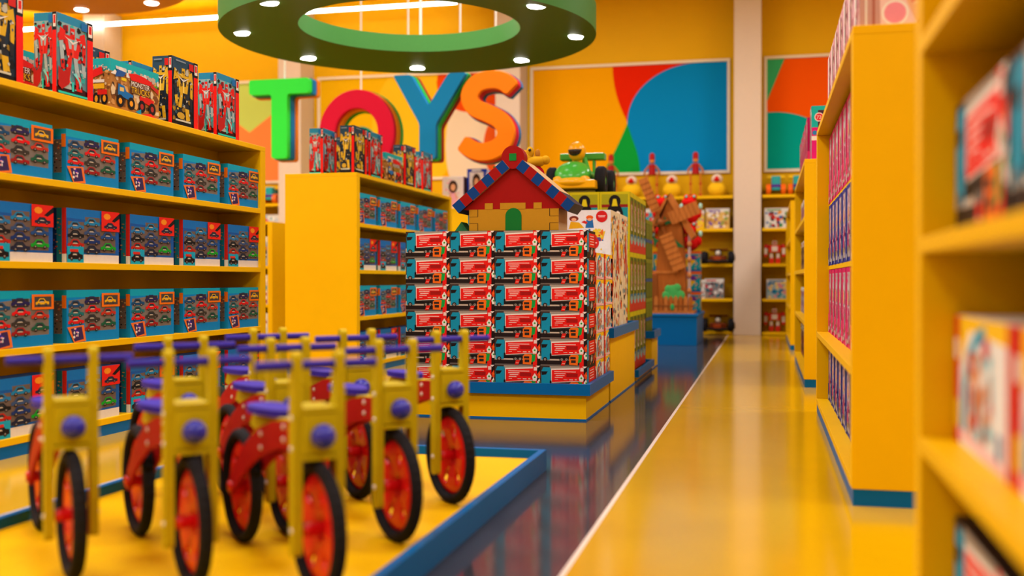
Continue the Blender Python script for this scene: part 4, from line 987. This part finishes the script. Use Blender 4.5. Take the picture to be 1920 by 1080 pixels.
def bike():
    r = empty('balance_bike', (0,0,0), 'x', 'balance bike', 'balance bikes on the platform')
    YB_ = hx('c4b010')
    for s_ in (-1, 1):
        p = MB(); w = .021; pts = rbox(-w, .125, w, .725, .0205)
        y = s_*.066
        p.prism(pts, (0, y-.0135, 0), (1,0,0), (0,0,1), (0,-1,0), .027, YB_)
        build('fork_post', p, ATT, r, bevel=.004)
    b = MB(); b.box(-.03, -.0523, .425, .034, .0523, .545, YB_); hb = build('head_block', b, ATT, r, bevel=.003)
    for bz in (.548, .408): build('bracket', MB().box(-.1, -.0523, bz, .036, .0523, bz+.014, YB_), ATT, r)
    b = MB(); b.sph((.052, 0, .478), .036, hx('2a30b0'), 20, 14); build('headlight_ball', b, PLAST, r)
    b = MB(); b.tube([(0,-.185,.685),(0,.185,.685)], .0135, PUR, 16); build('handlebar', b, ATT, r, bevel=0)
    b = MB(); b.prism([(-.032,.43),(-.032,.52),(-.16,.5),(-.56,.49),(-.6,.44),(-.5,.42),(-.3,.41)], (0,-.02,0), (1,0,0), (0,0,1), (0,-1,0), .04, YB_); build('body_board', b, ATT, r, bevel=.003)
    for s_ in (-1, 1):
        C = [(-.032,.465,.04),(-.15,.462,.042),(-.3,.44,.045),(-.45,.4,.045),(-.58,.34,.042),(-.69,.27,.036),(-.77,.205,.03)]
        pts = []; P = [Vector((c[0], c[1])) for c in C]
        up = []; dn = []
        for k, c in enumerate(C):
            d = (P[min(k+1, len(P)-1)]-P[max(k-1, 0)]).normalized(); nn = Vector((-d.y, d.x))
            up.append(P[k]-nn*c[2]); dn.append(P[k]+nn*c[2])
        end = [P[-1]+Vector((.03*math.cos(R(a)), .03*math.sin(R(a)))) for a in (215, 250, 285)]
        vs = []; y0 = s_*.0255; y1 = s_*.038
        n = len(C)
        m = MB()
        for k in range(n): vs += [(up[k].x, y0, up[k].y), (dn[k].x, y0, dn[k].y), (dn[k].x, y1, dn[k].y), (up[k].x, y1, up[k].y)]
        fs = [(4*k+j, 4*k+(j+1) % 4, 4*k+4+(j+1) % 4, 4*k+4+j) for k in range(n-1) for j in range(4)] + [(0,1,2,3),(4*n-4,4*n-3,4*n-2,4*n-1)]
        m.add(vs, fs, hx('b01414')); 
        m.lathe([(0,0),(.034,0),(.034,.0125),(0,.0125)], (-.772, min(y0,y1), .2), (0,1,0), hx('b01414'), 20, False)
        build('frame_plate', m, ATT, r)
        for (bx, bz) in ((-.19,.48),(-.19,.44),(-.42,.43),(-.42,.385),(-.77,.2)):
            build('bolt', MB().sph((bx, s_*.039, bz), (.009,.006,.009), WHT, 8, 6), PLAST, r)
        for (bx, bz) in ((0,.53),(0,.44),(0,.2)):
            build('bolt', MB().sph((bx, s_*.08, bz), (.009,.006,.009), WHT, 8, 6), PLAST, r)
    m = MB(); n = 28; o_ = []
    for k in range(n):
        a = 2*math.pi*k/n; wd = .06*(1-.28*math.cos(a)); o_.append((-.43+.145*math.cos(a), wd*math.sin(a)))
    m.prism(o_, (0,0,.518), (1,0,0), (0,1,0), (0,0,1), .022, PUR, smooth=True); build('seat', m, ATT, r, bevel=.006)
    wheel(r, 0); wheel(r, -.77)
    return r
bk = Proto(bike, 'balance bike', 'balance bikes on the platform')
rows = ['front row', 'middle row', 'back row']; cols = ['left', 'centre', 'right']
for j, y in enumerate((2.93, 3.61, 4.29)):
    for i, x in enumerate((-2.12, -1.705, -1.29)):
        bk.put((x, y, PZ), R(-46), 'yellow balance bike with purple bar and red wheels, %s, %s one' % (rows[j], cols[i]))

# ================================================================= LIGHT
def area(name, loc, sx, sy, power, col=(1, .93, .82), rot=(0, 0, 0)):
    l = bpy.data.lights.new(name, 'AREA'); l.shape = 'RECTANGLE'; l.size = sx; l.size_y = sy; l.energy = power; l.color = col
    o = bpy.data.objects.new(name, l); COL.objects.link(o); o.location = loc; o.rotation_euler = rot
    return o
for i, x in enumerate((-13.5, -8.5, -3, 3.2)):
    for j, y in enumerate((-1.5, 4.5, 10.0, 15.5)):
        # glowing ceiling panels added as fill light, each with an area light below
        r = empty('ceiling_fill_panel', (x, y, H_CEIL), 'added square fill light panel under the ceiling, column %s, row %s' % (ORD[i], ORD[j]), 'ceiling light', 'added ceiling fill panels')
        build('fill_panel', MB().box(-.9, -.9, -.03, .9, .9, -.001), mat('fill_panel_glow', hx('ffffff'), .5, emit=(1,.93,.82), es=1.5), r)
        area('fill_light', (x, y, H_CEIL-.05), 1.8, 1.8, 205, (1, .98, .97))
W = bpy.data.worlds.new('world'); S.world = W; W.use_nodes = True
W.node_tree.nodes['Background'].inputs[0].default_value = (1, .9, .75, 1); W.node_tree.nodes['Background'].inputs[1].default_value = .1

# ================================================================= CAMERA
cam = bpy.data.cameras.new('camera'); co = bpy.data.objects.new('camera', cam); COL.objects.link(co)
cam.sensor_width = 36; cam.lens = 36*2000/1920
co.location = (0, 0, 1.0); co.rotation_euler = (R(90-.44), 0, R(13.4))
cam.dof.use_dof = True; cam.dof.focus_distance = 7.7; cam.dof.aperture_fstop = 1.0
cam.clip_end = 200
S.camera = co
S.view_settings.view_transform = 'Standard'; S.view_settings.look = 'None'; S.view_settings.gamma = 1
S.view_settings.use_curve_mapping = False
S.view_settings.exposure = -0.08
S.cycles.use_denoising = True
S.cycles.max_bounces = 8; S.cycles.diffuse_bounces = 2; S.cycles.glossy_bounces = 4
